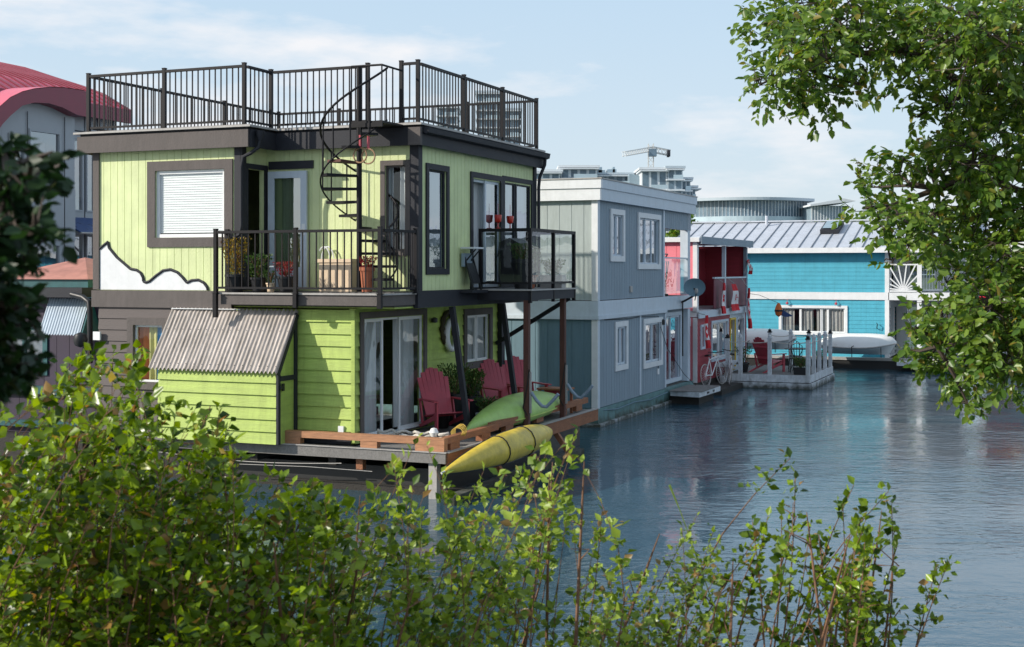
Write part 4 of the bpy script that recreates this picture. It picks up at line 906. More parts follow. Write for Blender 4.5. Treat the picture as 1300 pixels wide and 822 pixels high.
bicycle('white bicycle standing behind another bicycle, nearer the window box', (.62, 19.9, .16), R(108)).rotation_euler[0] = R(6)
# =================================================================== WHITE FLOATING DECK
F = thing('floating_deck', 'worn white floating deck with posts and rope rails', 'deck', (1.7, 22.6, 0))
ax0, ax1, by0, by1 = .4, 2.94, 20.5, 24.8
mb = MB(); mb.box(ax0, ax1, by0, by1, .3, .398); mb.build('decking', 'greywood', F)
for bx in ((ax0-.03, ax1+.03, by0-.04, by0-.002, .2, .42), (ax1+.002, ax1+.04, by0, by1, .2, .42)): mb = MB(); mb.box(*bx); mb.build('rim_board', 'white_worn', F)
for bx in ((ax0-.06, ax1+.06, by0-.09, by0-.045, -.12, .18), (ax1+.045, ax1+.09, by0-.04, by1+.03, -.12, .18)): mb = MB(); mb.box(*bx); mb.build('skirt_board', 'white_worn', F)
mb = MB(); mb.box(ax0, ax1, by0, by1, -.4, .29); mb.build('float', 'darkwood', F)
mb = MB(); mb.lathe((ax0-.05, by0-.1, -.3), [(.11,0),(.11,.62),(.0,.66)], 12); mb.build('fender_post', 'white_worn', F)
pst = [(.45,20.55,1),(.85,20.55,0),(1.75,20.55,0),(2.9,20.55,1),(2.9,21.6,0),(2.9,22.6,0),(2.9,23.7,0),(2.9,24.75,1),(.9,24.75,1),(1.6,24.75,0),(2.2,24.75,1)]
for (x, y, cap) in pst:
    mb = MB(); mb.box(x-.055,x+.055,y-.055,y+.055,.4,1.5); p = mb.build('post', 'white_worn', F)
    mb = MB(); mb.box(x-.07,x+.07,y-.07,y+.07,1.501,1.54); mb.lathe((x,y,1.54), [(.05,0),(.06,.05),(.0,.1)], 8); mb.build('solar_cap', 'black' if cap else 'white_worn', p)
for p, q in ((0,1),(1,2),(2,3),(3,4),(4,5),(5,6),(6,7),(8,9),(9,10),(10,7)):
    A_, B_ = pst[p], pst[q]
    for z in (1.42,): 
        mb = MB(); mb.tube([(A_[0]+(B_[0]-A_[0])*i/6, A_[1]+(B_[1]-A_[1])*i/6, z-.05*math.sin(math.pi*i/6)) for i in range(7)], .014, 6); mb.build('rope_rail', 'rope', F)
mb = MB(); mb.box(.42,.86,20.5,20.56,.56,.64); mb.build('cross_board', 'white_worn', F)
c4 = dup(ch); place(c4, (1.6, 22.2, .4), rz=R(150)); c4['label'] = 'dark red slatted chair standing on the white floating deck'; del c4['group']
t = thing('bistro_table', 'black wrought iron bistro table on the white floating deck', 'table', (2.2, 22.4, .4), local=True)
mb = MB(); mb.lathe((0,0,.7), [(.36,0),(.36,.025),(.0,.026)], 20); mb.build('tabletop', 'black', t)
for a in (0, 2.09, 4.19): mb = MB(); mb.tube([(.28*math.cos(a),.28*math.sin(a),0),(.05*math.cos(a),.05*math.sin(a),.35),(.22*math.cos(a),.22*math.sin(a),.7)], .014, 6); mb.build('leg', 'black', t)
t = thing('bistro_chair', 'black wrought iron bistro chair beside the deck table', 'chair', (2.3, 21.8, .4), local=True, rz=R(200))
mb = MB(); mb.lathe((0,0,.43), [(.2,0),(.2,.02),(0,.021)], 16); mb.build('seat', 'black', t)
mb = MB(); mb.tube([(-.17,.16,.43),(-.17,.2,.85),(0,.21,.95),(.17,.2,.85),(.17,.16,.43)], .012, 6)
for x in (-.08,0,.08): mb.tube([(x,.18,.44),(x,.21,.92)], .008, 5)
mb.build('backrest', 'black', t)
for x in (-.15,.15):
    for y in (-.14,.15): mb = MB(); mb.tube([(x,y,.43),(x*1.2,y*1.2,0)], .011, 6); mb.build('leg', 'black', t)
t2 = dup(t); place(t2, (2.05, 23.1, .4), rz=R(20)); t2['label'] = 'black bistro chair on the far side of the deck table'
potted('dark shrub in a black pot at the left edge of the floating deck', (.75,21.4,.4), .18, .3, 'black', 'leaf_pot', 400, .28, .5, .06, 21)
potted('low green plant in a dark trough at the right edge of the floating deck', (2.6,21.1,.4), .16, .22, 'black', 'leaf_pot', 400, .28, .3, .06, 22, square=True)
potted('green plant in a black pot on the far right corner of the floating deck', (2.65,24.2,.4), .17, .26, 'black', 'leaf_pot', 400, .26, .3, .06, 23)

# =================================================================== TURQUOISE FLOATING HOME
B = thing('floating_home', 'turquoise two storey floating home with grey standing seam roof', 'floating home', (0, 33, 0))
f = 30.3; xl, xr = -3.9, 4.11
BW = (.12, 2.65, 1.18, 2.28)
wall(PB(f), xl, xr, 2.78, 4.4, lap=.15, ld=.011).build('wall', 'blue', B)
wall(PB(f), xl, xr, .4, 2.5, [hole(*BW, cas=.1)], lap=.15, ld=.011).build('wall', 'blue', B)
for p in (2.78, .4): wall(PA(xl, -1), f+.09, 37.5, p, p+1.6 if p > 1 else 2.5, lap=.15).build('wall', 'blue', B)
wall(PA(xr), f+.09, 37.5, 2.78, 4.4, [(31.2, 32.6, 2.85, 4.2)], lap=.15).build('wall', 'white', B)
wall(PA(xr), f+.09, 37.5, .4, 2.5, [(30.8, 31.7, .45, 2.2), (32.3, 33.6, .45, 2.2)], lap=.15).build('wall', 'white', B)
wall(PB(37.5, 1), xl, xr, .4, 4.4, lap=.15).build('wall', 'blue', B)
mb = MB(); mb.box(xl-.05, xr, f-.05, 37.5, 2.502, 2.776); mb.build('band_board', 'white', B)
for bx in ((xr-.12, xr+.03, f-.045, f-.003, .4, 2.5), (xr-.12, xr+.03, f-.045, f-.003, 2.778, 4.36), (xl-.02, xl+.12, f-.045, f-.003, 2.778, 4.36)): mb = MB(); mb.box(*bx); mb.build('corner_board', 'white', B)
# gable roof along the front
ez, rz_ = 4.40, 5.52; yb = f+3.8; xr2 = 6.9
mb = MB()
mb.prism([(xl-.3,f-.35,ez-.02),(xl-.3,yb,rz_),(xl-.3,f+7.9,ez-.02)], (xr2-xl+.3,0,0)); rf = mb.build('roof', 'metalroof', B)
mb = MB(); n = 24
rfs = []
for i in range(n+1):
    x = xl-.3+(xr2-xl+.3)*i/n; m = MB(); m.bar((x, f-.36, ez+.005), (x, yb, rz_+.015), .022, .03); m.build('seam', 'seam', rf)
mb = MB(); mb.box(xl-.35, xr2+.05, f-.42, f-.352, ez-.17, ez+.02); mb.build('eave_fascia', 'white', rf)
mb = MB(); mb.bar((xl-.3,yb,rz_+.05),(xr2,yb,rz_+.05),.2,.05); mb.build('ridge_cap', 'metalroof', rf)
mb = MB()
def onroof(x, t, o): return (x, f-.35+(yb-f+.35)*t-o*.27, ez-.02+(rz_-ez+.02)*t+o*.96)
mb.prism([onroof(1.35,.52,.03), onroof(2.05,.52,.03), onroof(2.05,.86,.03), onroof(1.35,.86,.03)], (0,-.03,.14)); mb.build('skylight', 'trim_dark', rf)
mb = MB(); mb.face([onroof(1.42,.55,.215), onroof(1.98,.55,.215), onroof(1.98,.83,.215), onroof(1.42,.83,.215)]); mb.build('skylight_pane', 'haze_dark', rf)
mb = MB(); mb.tube([(-1.0,yb-.6,rz_-.1),(-1.0,yb-.6,rz_+.25)], .06, 8); mb.build('roof_pipe', 'metalroof', rf)
window(B, PB(f), *BW, cas=.1, casm='white', sash='white', splits=(.9,1,.3,.8), sw=.04, gl='glass', cur=((.03,.2),(.3,.5),(.55,.97)), proud=.05, cm='lip')
for x in (.45, 2.25): mb = MB(); mb.lathe((x, f-.12, 2.36), [(.0,-.06),(.05,-.04),(.05,.02),(.0,.06)], 8); mb.tube([(x,f-.12,2.42),(x,f-.05,2.5)], .01, 5); single(mb, 'hummingbird_hook', 'red_chair', 'small red hummingbird hook under the white band %s' % ('left above the turquoise home window' if x < 1 else 'right of the turquoise home window'), 'lamp', (x, f-.12, 2.36))  # red hummingbird hooks on the turquoise wall, not light sources
# right porch with sunburst rail
wall(PB(f+2.6), xr, 6.6, 2.78, 4.4, [(4.6,5.5,2.85,4.2)]).build('wall', 'clap', B)
wall(PB(f+2.6), xr, 6.6, .4, 2.5, [(4.5,5.2,.45,2.2)]).build('wall', 'clap', B)
mb = MB(); mb.box(xr+.03, 6.7, f-.05, f+2.6, 2.502, 2.776); mb.build('balcony_floor', 'white', B)
for (x, y) in ((5.2, f-.0), (6.6, f+1.4)):
    mb = MB(); mb.box(x-.08,x+.08,y-.04,y+.12,.4,2.5); mb.box(x-.08,x+.08,y-.04,y+.12,2.778,4.4); mb.build('porch_post', 'white', B)
sbx = MB(); xa, xb, zb, zt = xr+.04, 5.12, 2.80, 3.82; cx = (xa+xb)/2
sbx.box(xa, xb, f-.03, f+.01, zb, zb+.06); sbx.box(xa, xb, f-.03, f+.01, zt-.05, zt)
sbo = sbx.build('sunburst_rail', 'white', B)
for a in range(11, 180, 18):
    c_, s_ = math.cos(R(a)), math.sin(R(a)); L_ = min((xb-xa)/2/abs(c_) if abs(c_) > .01 else 9, (zt-zb-.11)/s_)
    mb = MB(); mb.bar((cx+.1*c_, f-.012, zb+.062+.1*s_), (cx+L_*c_, f-.012, zb+.062+L_*s_), .045, .03, up=(0,1,0)); mb.build('ray', 'white', sbo)
mb = MB(); mb.prism([(cx+.1*math.cos(R(a)), f-.03, zb+.061+.1*math.sin(R(a))) for a in range(0, 181, 20)], (0,.03,0)); mb.build('sun_disc', 'white', sbo)
railing(B, (5.25, f+.05), (6.6, f+1.3), 2.78, .95, 2, m='white', sp=.12)
mb = MB(); mb.box(xl-.1, 6.8, f-.35, f-.005, .3, .40); mb.build('walkway', 'lip', B)
mb = MB(); mb.box(xl-.1, 6.8, f-.3, 38, -.4, .295); mb.build('hull', 'underdeck', B)
mb = MB(); mb.box(4.55, 6.3, f-1.3, f-.4, .2, .33); mb.build('float_step', 'white_worn', B)
# dinghies
def dinghy(label, abz, L, rz, tilt=0):
    t = thing('dinghy', label, 'boat', abz, local=True, rz=rz)
    rows = []; n = 22; m_ = 12
    for k in range(n+1):
        q = k/n; e = max(.02, 1-abs(2*q-1)**2.6); w_ = .62*e; h_ = .5*e**.5
        rows.append([(L*(q-.5), w_*math.cos(math.pi*j/m_), .02+h_*math.sin(math.pi*j/m_)**.75+.16*(2*q-1)**2*(1 if q > .5 else .4)) for j in range(m_+1)])
    mb = MB(); mb.grid(rows); hb = mb.build('hull', 'boat', t, True)
    mb = MB(); mb.grid([[(p[0][0], p[0][1], p[0][2]-.002) for p in rows], [(p[0][0]*.8, p[0][1]*.3, -.22) for p in rows], [(p[-1][0]*.8, p[-1][1]*.3, -.22) for p in rows], [(p[-1][0], p[-1][1], p[-1][2]-.002) for p in rows]]); mb.build('bilge', 'boat', hb, True)
    mb = MB(); mb.tube([(p[0][0], p[0][1], p[0][2]) for p in rows]+[(p[-1][0], p[-1][1], p[-1][2]) for p in rows[::-1]], .022, 6, True); mb.build('rub_rail', 'lip', t, True)
    mb = MB(); mb.tube([(-.1,-.62,-.3),(-.1,-.66,.06),(-.04,-.6,.1)], .015, 6); mb.tube([(.9,-.55,-.3),(.9,-.58,.06)], .015, 6); mb.build('support', 'black', t)
    return t
dinghy('white dinghy stored hull up before the turquoise home wall', (3.15, 29.2, .8), 2.75, 0)
dinghy('white dinghy bow showing behind the posts of the floating deck', (-.35, 28.4, .95), 3.0, R(-6))
mb = MB(); mb.tube([(3.72,f-.03,1.45),(3.72,f-.14,1.5),(3.74,f-.15,1.62),(3.7,f-.08,1.66)], .016, 6); single(mb, 'wall_hook', 'black', 'small black hook on the turquoise wall above the dinghy', 'hook', (3.7,f-.1,1.5))
# =================================================================== far right: white house, kayaks
Q = thing('floating_home', 'white clapboard floating home behind the overhanging tree', 'floating home', (10, 36, 0))
wall(PB(34), 7.3, 16, .4, 5.0, [(8.2,9.4,3.2,4.3),(10.6,11.8,3.2,4.3),(9.2,10.4,.6,2.4)], lap=.16, ld=.01).build('wall', 'clap', Q)
wall(PA(7.3,-1), 34.09, 40, .4, 5.0, lap=.16, ld=.01).build('wall', 'clap', Q)
mb = MB(); mb.prism([(7,33.6,5.0),(7,37,6.3),(7,40.4,5.0)], (9.3,0,0)); mb.build('roof', 'metalroof', Q)
for u in (8.1, 10.5): window(Q, PB(34), u, u+1.4, 3.1, 4.4, cas=.1, casm='white', sash='white', splits=(1,1), gl='glass')
mb = MB(); mb.box(7.2, 16, 32.2, 34, 2.3, 2.45); bl = mb.build('balcony', 'white', Q)
railing(bl, (7.2, 32.2), (15.9, 32.2), 2.45, 1.0, 6, m='grey_side', sp=.14)
mb = MB(); mb.box(7.1, 16.2, 31.9, 40, -.4, .39); mb.build('float', 'darkwood', Q)
for i, (cc, nm, z) in enumerate((('red_plain', 'red', 2.55), ('yellow_plain', 'yellow', 2.95))):
    t = thing('kayak', '%s kayak stored on the white home balcony behind the tree' % nm, 'kayak', (6.9, 31.7, z), local=True, rz=R(-80))
    hull('hull', loft(3.2, .7, .45), cc, t); ring_on(loft(3.2, .7, .45), 14, 'strap', 'strap', t)

# =================================================================== PURPLE AND TEAL HOME
V_ = thing('floating_home', 'dark purple and teal home with corrugated awning left of the green home', 'floating home', (-9, 2, 0))
wall(PB(0), -13, -6.55, .5, 3.08, [(-8.9,-7.9,1.7,2.5),(-12,-10.5,1.4,2.5)], groove=.3).build('wall', 'purple', V_)
wall(PA(-6.55), .09, 5, .5, 3.08, groove=.3).build('wall', 'teal', V_)
mb = MB(); mb.box(-13.2, -6.71, -.35, 5.2, 3.09, 3.27); rf = mb.build('roof', 'trim_dark', V_)
mb = MB(); mb.box(-9.3, -6.88, .02, 3.5, 3.272, 3.42); mb.build('roof_edge', 'teal', rf)
mb = MB(); a_, b_, c_, d_, e_ = (-9.35,-.03,3.423),(-6.84,-.03,3.423),(-6.84,3.55,3.423),(-9.35,3.55,3.423),(-8.1,1.4,3.85)
for q in ((a_,b_,e_),(b_,c_,e_),(c_,d_,e_),(d_,a_,e_)): mb.face(q)
mb.build('hip_roof', 'pinkroof', rf)
window(V_, PB(0), -9.0, -7.8, 1.6, 2.6, cas=.1, casm='teal', sash='teal', splits=(1,1), gl='glass_sky')
window(V_, PB(0), -12.1, -10.4, 1.3, 2.6, cas=.1, casm='teal', sash='teal', splits=(1,1), gl='glass_sky')
rows = []
for k in range(4):
    t = k/3; rows.append([(-7.75+i*.95/120+(.22*t), -.02-.55*t, 3.07-.66*t+.012*math.sin(2*math.pi*i/8)) for i in range(121)])
mb = MB(); mb.grid(rows); mb.build('awning', 'awning', V_, True)
mb = MB(); mb.prism([(-6.78,-.02,3.05),(-6.55,-.58,2.4),(-6.55,-.02,2.4)], (.03,0,0)); mb.build('awning_side', 'teal', V_)
mb = MB(); mb.tube([(-6.9,-.4,3.15),(-6.6,-.45,3.1),(-6.42,-.5,3.02),(-6.4,-.5,2.85),(-6.4,-.5,1.9)], .05, 10); mb.build('downspout', 'black', V_, True)
mb = MB(); mb.box(-13, -6.5, -.12, -.003, 1.25, 1.4); mb.box(-13, -6.5, -.12, -.003, .62, .74); mb.build('band_board', 'teal', V_)
mb = MB(); mb.box(-13.2, -6.4, -.7, 5.2, -.3, .49); mb.build('float', 'darkwood', V_)
mb = MB(); mb.lathe((-6.25,-.93,2.35), [(.0,-.14),(.1,-.1),(.13,0),(.1,.1),(.0,.14)], 12); single(mb, 'hanging_buoy', 'black', 'round black buoy hanging beside the drainpipe', 'buoy', (-6.25,-.93,2.35), smooth=True)
mb = MB(); mb.box(-6.0,-5.85,-.9,-.86,2.35,2.5); single(mb, 'junction_box', 'vinyl', 'white junction box on the green home lower corner', 'box', (-5.9,-.88,2.4))

# =================================================================== RED ROOFED BUILDING
L = thing('waterfront_building', 'grey panelled waterfront building with curved red metal roof', 'building', (-24, 12, 0))
a0 = -19.6
mains = [(14.2, 15.0), (15.15, 15.62), (15.8, 16.4), (13.3,14.0), (11.2,12.2), (8,9), (6.5,7.6)]
hz = [(5.5, 7.86), (3.9, 5.3), (.8, 3.2)]
wall(PA(a0), 0, 16.7, .3, 8.75, [(u, v, z0, z1) for u, v in mains for z0, z1 in hz]).build('wall', 'panel', L)
wall(PB(16.7, 1), -33, a0-.1, .3, 8.7).build('wall', 'panel', L)
wall(PB(0, -1), -33, a0-.1, .3, 8.7).build('wall', 'panel', L)
mp = PA(a0)
for u, v in mains[:4]:
    for z0, z1 in hz:
        mb = MB(); frame(mb, mp, u-.0, v, z0, z1, .05, -.06, .03); w = mb.build('window', 'panel', L)
        m = MB(); m.face([mp(u,z0,-.04), mp(v,z0,-.04), mp(v,z1,-.04), mp(u,z1,-.04)]); m.build('pane', 'glass_sky', w)
        m = MB(); m.mbox(mp, u+.02, v-.02, z0+.05, z0+.45, -.5, -.45); m.build('blind', 'blind', w)
for z in (8.1, 3.6): mb = MB(); mb.mbox(mp, 0, 16.7, z, z+.03, .002, .02); mb.build('joint', 'trim_dark', L)
for y in (14.1, 15.08, 15.7, 16.5): mb = MB(); mb.mbox(mp, y, y+.025, .3, 8.7, .0025, .016); mb.build('joint', 'trim_dark', L)
# curved roof, seams down the slope
prof = [(-19.15, 8.98), (-20.3, 9.6), (-21.2, 9.92), (-22.2, 10.22), (-23.4, 10.6), (-25, 10.95), (-27.5, 11.2), (-30, 11.1), (-33, 10.2)]
mb = MB(); mb.grid([[(x, y, z) for x, z in prof] for y in (-1, 8, 16.8)]); rf = mb.build('roof', 'redroof', L, True)
for i in range(40):
    y = -1+i*.45; m = MB(); m.tube([(x, y, z+.03) for x, z in prof[:7]], .03, 4); m.build('seam', 'redroof_dark', rf)
mb = MB(); mb.box(a0+.35, a0+.5, -1, 16.9, 8.55, 8.99); mb.build('fascia', 'redroof_dark', rf)
mb = MB(); mb.prism([(x, 16.81, z+.03) for x, z in prof]+[(x, 16.81, z-.35) for x, z in prof[::-1]], (0,.12,0)); mb.build('rake_fascia', 'redroof_dark', rf)
mb = MB(); mb.prism([(x, 16.5, z-.1) for x, z in prof]+[(-33,16.5,8.6),(-19.7,16.5,8.6)], (0,.1,0)); mb.build('gable_wall', 'panel', L)
# bay with arched fascia
a1 = -18.4
arch = [(8.2,5.6),(9.0,6.9),(9.7,7.75),(10.04,8.05),(10.5,8.38),(11,8.53),(11.6,8.58),(12.2,8.52),(12.85,8.36)]
mb = MB(); wl = [(8.2,.3)]+[(y, z) for y, z in arch]+[(12.85,8.36),(13.2,8.3),(13.2,.3)]
hb = [(10.35,11.05), (11.2,12.55)]
wall(PA(a1), 8.2, 13.2, .3, 5.5, [(8.5,9.9,3.2,5.2)]+[(u, v, 3.0, 4.4) for u, v in hb]).build('wall', 'panel', L)
wall(PA(a1), 9.2, 13.2, 5.502, 6.0, []).build('wall', 'panel', L)
wall(PA(a1), 10.1, 13.2, 6.002, 7.9, [(10.35,11.05,6.2,7.6),(11.2,12.55,6.2,7.8)]).build('wall', 'panel', L)
mb = MB(); mb.prism([(a1-.1, 10.1, 7.9),(a1-.1, 10.1, 8.1)]+[(a1-.1, y, z+.05) for y, z in arch[4:]]+[(a1-.1,13.2,8.3),(a1-.1,13.2,7.9)], (.1,0,0)); mb.build('wall', 'panel', L)
mb = MB(); mb.prism([(a1-.1,8.2,5.5),(a1-.1,9.0,6.9),(a1-.1,9.7,7.75),(a1-.1,10.098,8.05),(a1-.1,10.098,5.5)], (.098,0,0)); mb.build('wall', 'panel', L)
wall(PB(13.2, 1), a0, a1-.1, .3, 8.3, []).build('wall', 'panel', L)
mp = PA(a1)
for u, v in hb:
    for z0, z1 in ((6.2, 7.8 if u > 11 else 7.6), (3.0, 4.4)):
        mb = MB(); frame(mb, mp, u, v, z0, z1, .06, -.06, .03); w = mb.build('window', 'panel', L)
        m = MB(); m.face([mp(u,z0,-.04), mp(v,z0,-.04), mp(v,z1,-.04), mp(u,z1,-.04)]); m.build('pane', 'glass_sky', w)
        m = MB(); m.mbox(mp, u+.05, v-.05, z0+.1, z1-.3, -.6, -.55); m.build('blind', 'curtain', w)
mb = MB(); mb.mbox(mp, 10.0, 13.2, 4.5, 6.1, .002, .03); mb.build('spandrel', 'panel', L)
for y in (11.1, 12.7): mb = MB(); mb.mbox(mp, y, y+.025, .3, 8.3, .031, .04); mb.build('joint', 'trim_dark', L)
mb = MB(); A3 = [(7.9,4.9)]+arch+[(13.0,8.35)]
up_ = [(7.6,5.3),(8.5,7.0),(9.4,8.1),(10.0,8.55),(10.5,8.78),(11,8.93),(11.65,9.06),(12.3,9.12),(13.0,9.14),(13.28,9.14),(13.28,8.35)]
mb.prism([(a1+.0, y, z) for y, z in up_]+[(a1+.0, y, z) for y, z in arch[::-1]], (.4,0,0)); mb.build('arch_fascia', 'redroof_dark', L)
mb = MB(); mb.grid([[(a1+.41, y, z+.02) for y, z in up_[:-1]], [(a0-2, y, z+.1) for y, z in up_[:-1]]]); mb.build('bay_roof', 'redroof', L, True)
mb = MB(); mb.box(a0-1, a1+1.2, 13.3, 17.5, 3.3, 3.42); mb.box(a1+1.1, a1+1.2, 13.3, 17.5, 2.9, 3.3); mb.build('canopy', 'redroof_dark', L)
t = thing('solar_canopy', 'sloping blue canopy panel below the red roofed building windows', 'canopy', (-18.8, 15.5, 4.3))
mb = MB(); mb.prism([(a0+.1,13.6,5.25),(a0+.1,17.2,5.25),(a0+1.1,17.2,4.75),(a0+1.1,13.6,4.75)], (0,0,.05)); mb.build('panel', 'navy', t)
mb = MB(); mb.tube([(a0+1.1,13.6,4.76),(a0+1.1,17.2,4.76)], .04, 6); mb.tube([(a0+.1,15.4,4.0),(a0+1.1,15.4,4.74)], .03, 6); mb.build('frame', 'lip', t)
# =================================================================== DISTANT CITY
def D(u, v, Y): return ((u-650)/1704*Y, Y, H-(v-343)/1704*Y)
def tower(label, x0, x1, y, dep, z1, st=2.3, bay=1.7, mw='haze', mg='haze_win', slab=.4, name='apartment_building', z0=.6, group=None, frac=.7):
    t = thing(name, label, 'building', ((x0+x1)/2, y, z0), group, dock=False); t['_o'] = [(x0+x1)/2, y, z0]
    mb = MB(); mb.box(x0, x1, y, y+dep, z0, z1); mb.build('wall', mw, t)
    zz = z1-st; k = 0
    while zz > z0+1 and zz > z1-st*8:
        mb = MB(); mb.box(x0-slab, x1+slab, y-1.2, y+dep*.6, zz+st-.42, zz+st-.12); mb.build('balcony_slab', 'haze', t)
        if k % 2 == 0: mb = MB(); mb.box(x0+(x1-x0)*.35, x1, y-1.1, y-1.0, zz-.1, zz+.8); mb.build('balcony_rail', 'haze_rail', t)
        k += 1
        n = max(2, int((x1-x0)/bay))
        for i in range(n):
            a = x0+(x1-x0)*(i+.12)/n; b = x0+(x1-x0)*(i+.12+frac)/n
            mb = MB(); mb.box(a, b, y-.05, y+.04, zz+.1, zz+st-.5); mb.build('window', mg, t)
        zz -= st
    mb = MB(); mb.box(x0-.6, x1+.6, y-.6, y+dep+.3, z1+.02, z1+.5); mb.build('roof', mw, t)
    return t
Yd = 300; m_px = Yd/1704
def X(u): return (u-650)*m_px
def Zp(v): return H-(v-343)*m_px
g = 'hazy apartment blocks across the harbour'
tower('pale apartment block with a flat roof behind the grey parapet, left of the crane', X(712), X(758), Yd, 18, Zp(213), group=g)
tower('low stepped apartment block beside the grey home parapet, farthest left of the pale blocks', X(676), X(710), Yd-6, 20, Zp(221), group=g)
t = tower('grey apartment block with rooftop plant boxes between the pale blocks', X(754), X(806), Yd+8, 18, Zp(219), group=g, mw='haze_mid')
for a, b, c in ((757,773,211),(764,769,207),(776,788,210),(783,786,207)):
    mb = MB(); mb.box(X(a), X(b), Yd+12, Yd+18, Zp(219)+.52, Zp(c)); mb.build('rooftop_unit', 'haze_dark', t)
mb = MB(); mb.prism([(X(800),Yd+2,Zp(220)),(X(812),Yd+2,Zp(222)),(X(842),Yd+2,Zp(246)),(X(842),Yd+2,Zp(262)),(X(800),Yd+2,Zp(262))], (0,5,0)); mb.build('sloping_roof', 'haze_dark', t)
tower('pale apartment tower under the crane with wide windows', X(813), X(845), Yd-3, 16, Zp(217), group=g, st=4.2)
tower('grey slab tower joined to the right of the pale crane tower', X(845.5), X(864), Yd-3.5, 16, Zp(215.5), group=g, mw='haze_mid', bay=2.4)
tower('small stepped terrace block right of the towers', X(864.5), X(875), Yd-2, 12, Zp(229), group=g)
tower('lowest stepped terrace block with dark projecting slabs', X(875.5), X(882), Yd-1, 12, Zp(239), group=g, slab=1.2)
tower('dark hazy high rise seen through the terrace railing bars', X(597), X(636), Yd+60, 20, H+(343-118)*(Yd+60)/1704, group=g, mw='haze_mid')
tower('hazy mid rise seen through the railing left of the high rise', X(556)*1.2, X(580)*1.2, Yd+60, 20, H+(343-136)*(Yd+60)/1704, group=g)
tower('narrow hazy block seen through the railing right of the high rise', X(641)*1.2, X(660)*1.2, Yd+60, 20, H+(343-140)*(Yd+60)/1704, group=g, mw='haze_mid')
# curved glass terminal
CB = thing('terminal_building', 'low curved glass building with thin sweeping grey roof across the harbour', 'building', (X(940), Yd-20, .6), dock=False); CB['_o'] = [X(940), Yd-20, .6]
def arc(u0, u1, n, z, bow=7, y=Yd-20): return [(X(u0)+(X(u1)-X(u0))*i/n, y+bow*((2*i/n-1)**2), z) for i in range(n+1)]
def band(z0, z1, out, m_, nm, u0=868, u1=1008, n=20):
    mb = MB(); A = arc(u0-out*4, u1+out*4, n, 0, y=Yd-20-out)
    mb.grid([[(x, y, z0) for x, y, _ in A], [(x, y, z1) for x, y, _ in A]]); mb.grid([[(x, y, z1) for x, y, _ in A], [(x, y+14, z1) for x, y, _ in A]]); mb.grid([[(x, y, z0) for x, y, _ in A], [(x, y+14, z0) for x, y, _ in A]])
    return mb.build(nm, m_, CB)
zt = Zp(257)
band(.6, zt-.6, 0, 'haze_win', 'glass_wall'); band(zt-5.2, zt-3.9, .9, 'haze_rail', 'glass_rail'); band(zt-9.4, zt-8.1, 1.1, 'haze_rail', 'glass_rail'); band(zt-.6, zt, 1.8, 'haze_mid', 'roof'); band(zt-5.9, zt-5.3, 1.0, 'haze', 'floor_slab'); band(zt-10.2, zt-9.5, 1.2, 'haze_mid', 'floor_slab')
for (x, y, _) in arc(868, 1008, 34, 0, y=Yd-20.12):
    mb = MB(); mb.box(x-.07, x+.07, y, y+.1, zt-9.4, zt-.62); mb.build('mullion', 'haze', CB)
WB = thing('glass_pavilion', 'glass pavilion with upswept pale roof right of the curved building', 'building', (X(1024), Yd-24, .6), dock=False); WB['_o'] = [X(1024), Yd-24, .6]
mb = MB(); mb.prism([(X(996),Yd-26,Zp(267)),(X(1035),Yd-26,Zp(260)),(X(1049),Yd-26,Zp(263)),(X(1037),Yd-26,Zp(264.5)),(X(996),Yd-26,Zp(269))], (0,16,0)); mb.build('roof', 'haze', WB)
mb = MB(); mb.box(X(1000), X(1038), Yd-24, Yd-12, .6, Zp(268)); mb.build('glass_wall', 'haze_dark', WB)
for i in range(12): x = X(1000)+(X(1038)-X(1000))*i/11; mb = MB(); mb.box(x-.12,x+.12,Yd-24.2,Yd-24.02,3,Zp(268)); mb.build('mullion', 'haze', WB)
tower('long low grey block behind the turquoise home roof, right of the pavilion', X(1046), X(1150), Yd, 18, Zp(286), group=g, mw='haze_mid')
tower('distant pale block glimpsed through the right hand tree leaves', X(1180), X(1280), Yd+30, 18, Zp(262), group=g)
# crane
T = thing('tower_crane', 'white tower crane with near level jib above the pale towers', 'crane', (X(838), Yd+20, .6), dock=False); T['_o'] = [X(838), Yd+20, .6]
cx, cy = X(838), Yd+20
def lattice(p, q, w, n, name):
    p, q = Vector(p), Vector(q); d = (q-p).normalized(); up = Vector((0,0,1)) if abs(d.z) < .7 else Vector((0,1,0)); sx = d.cross(up).normalized()*w; sy = sx.cross(d).normalized()*w; mb = MB()
    cs_ = (sx+sy, sx-sy, -sx-sy, -sx+sy)
    for c in cs_: mb.bar(p+c, q+c, .17)
    for k in range(n):
        a, b = p+(q-p)*k/n, p+(q-p)*(k+1)/n
        for j in range(4): mb.bar(a+cs_[j], b+cs_[(j+1) % 4], .09)
    mb.build(name, 'crane', T)
lattice((cx,cy,.6), (cx,cy,Zp(183)*1.06), .6, 22, 'mast')
lattice((cx,cy,Zp(190)*1.06), (X(790)*1.06,cy-6,Zp(199)*1.06), .5, 16, 'jib')
lattice((cx,cy,Zp(190)*1.06), (X(852)*1.06,cy+3,Zp(193)*1.06), .6, 5, 'counter_jib')
z_ = Zp(192)*1.06
mb = MB(); mb.box(X(850)*1.06,X(853)*1.06,cy+1,cy+4,z_-1.2,z_+.3); mb.build('counterweight', 'trim_dark', T)
mb = MB(); mb.box(cx-.6,cx+1.2,cy-2,cy+0,z_-1.4,z_+.3); mb.build('cab', 'haze_win', T)
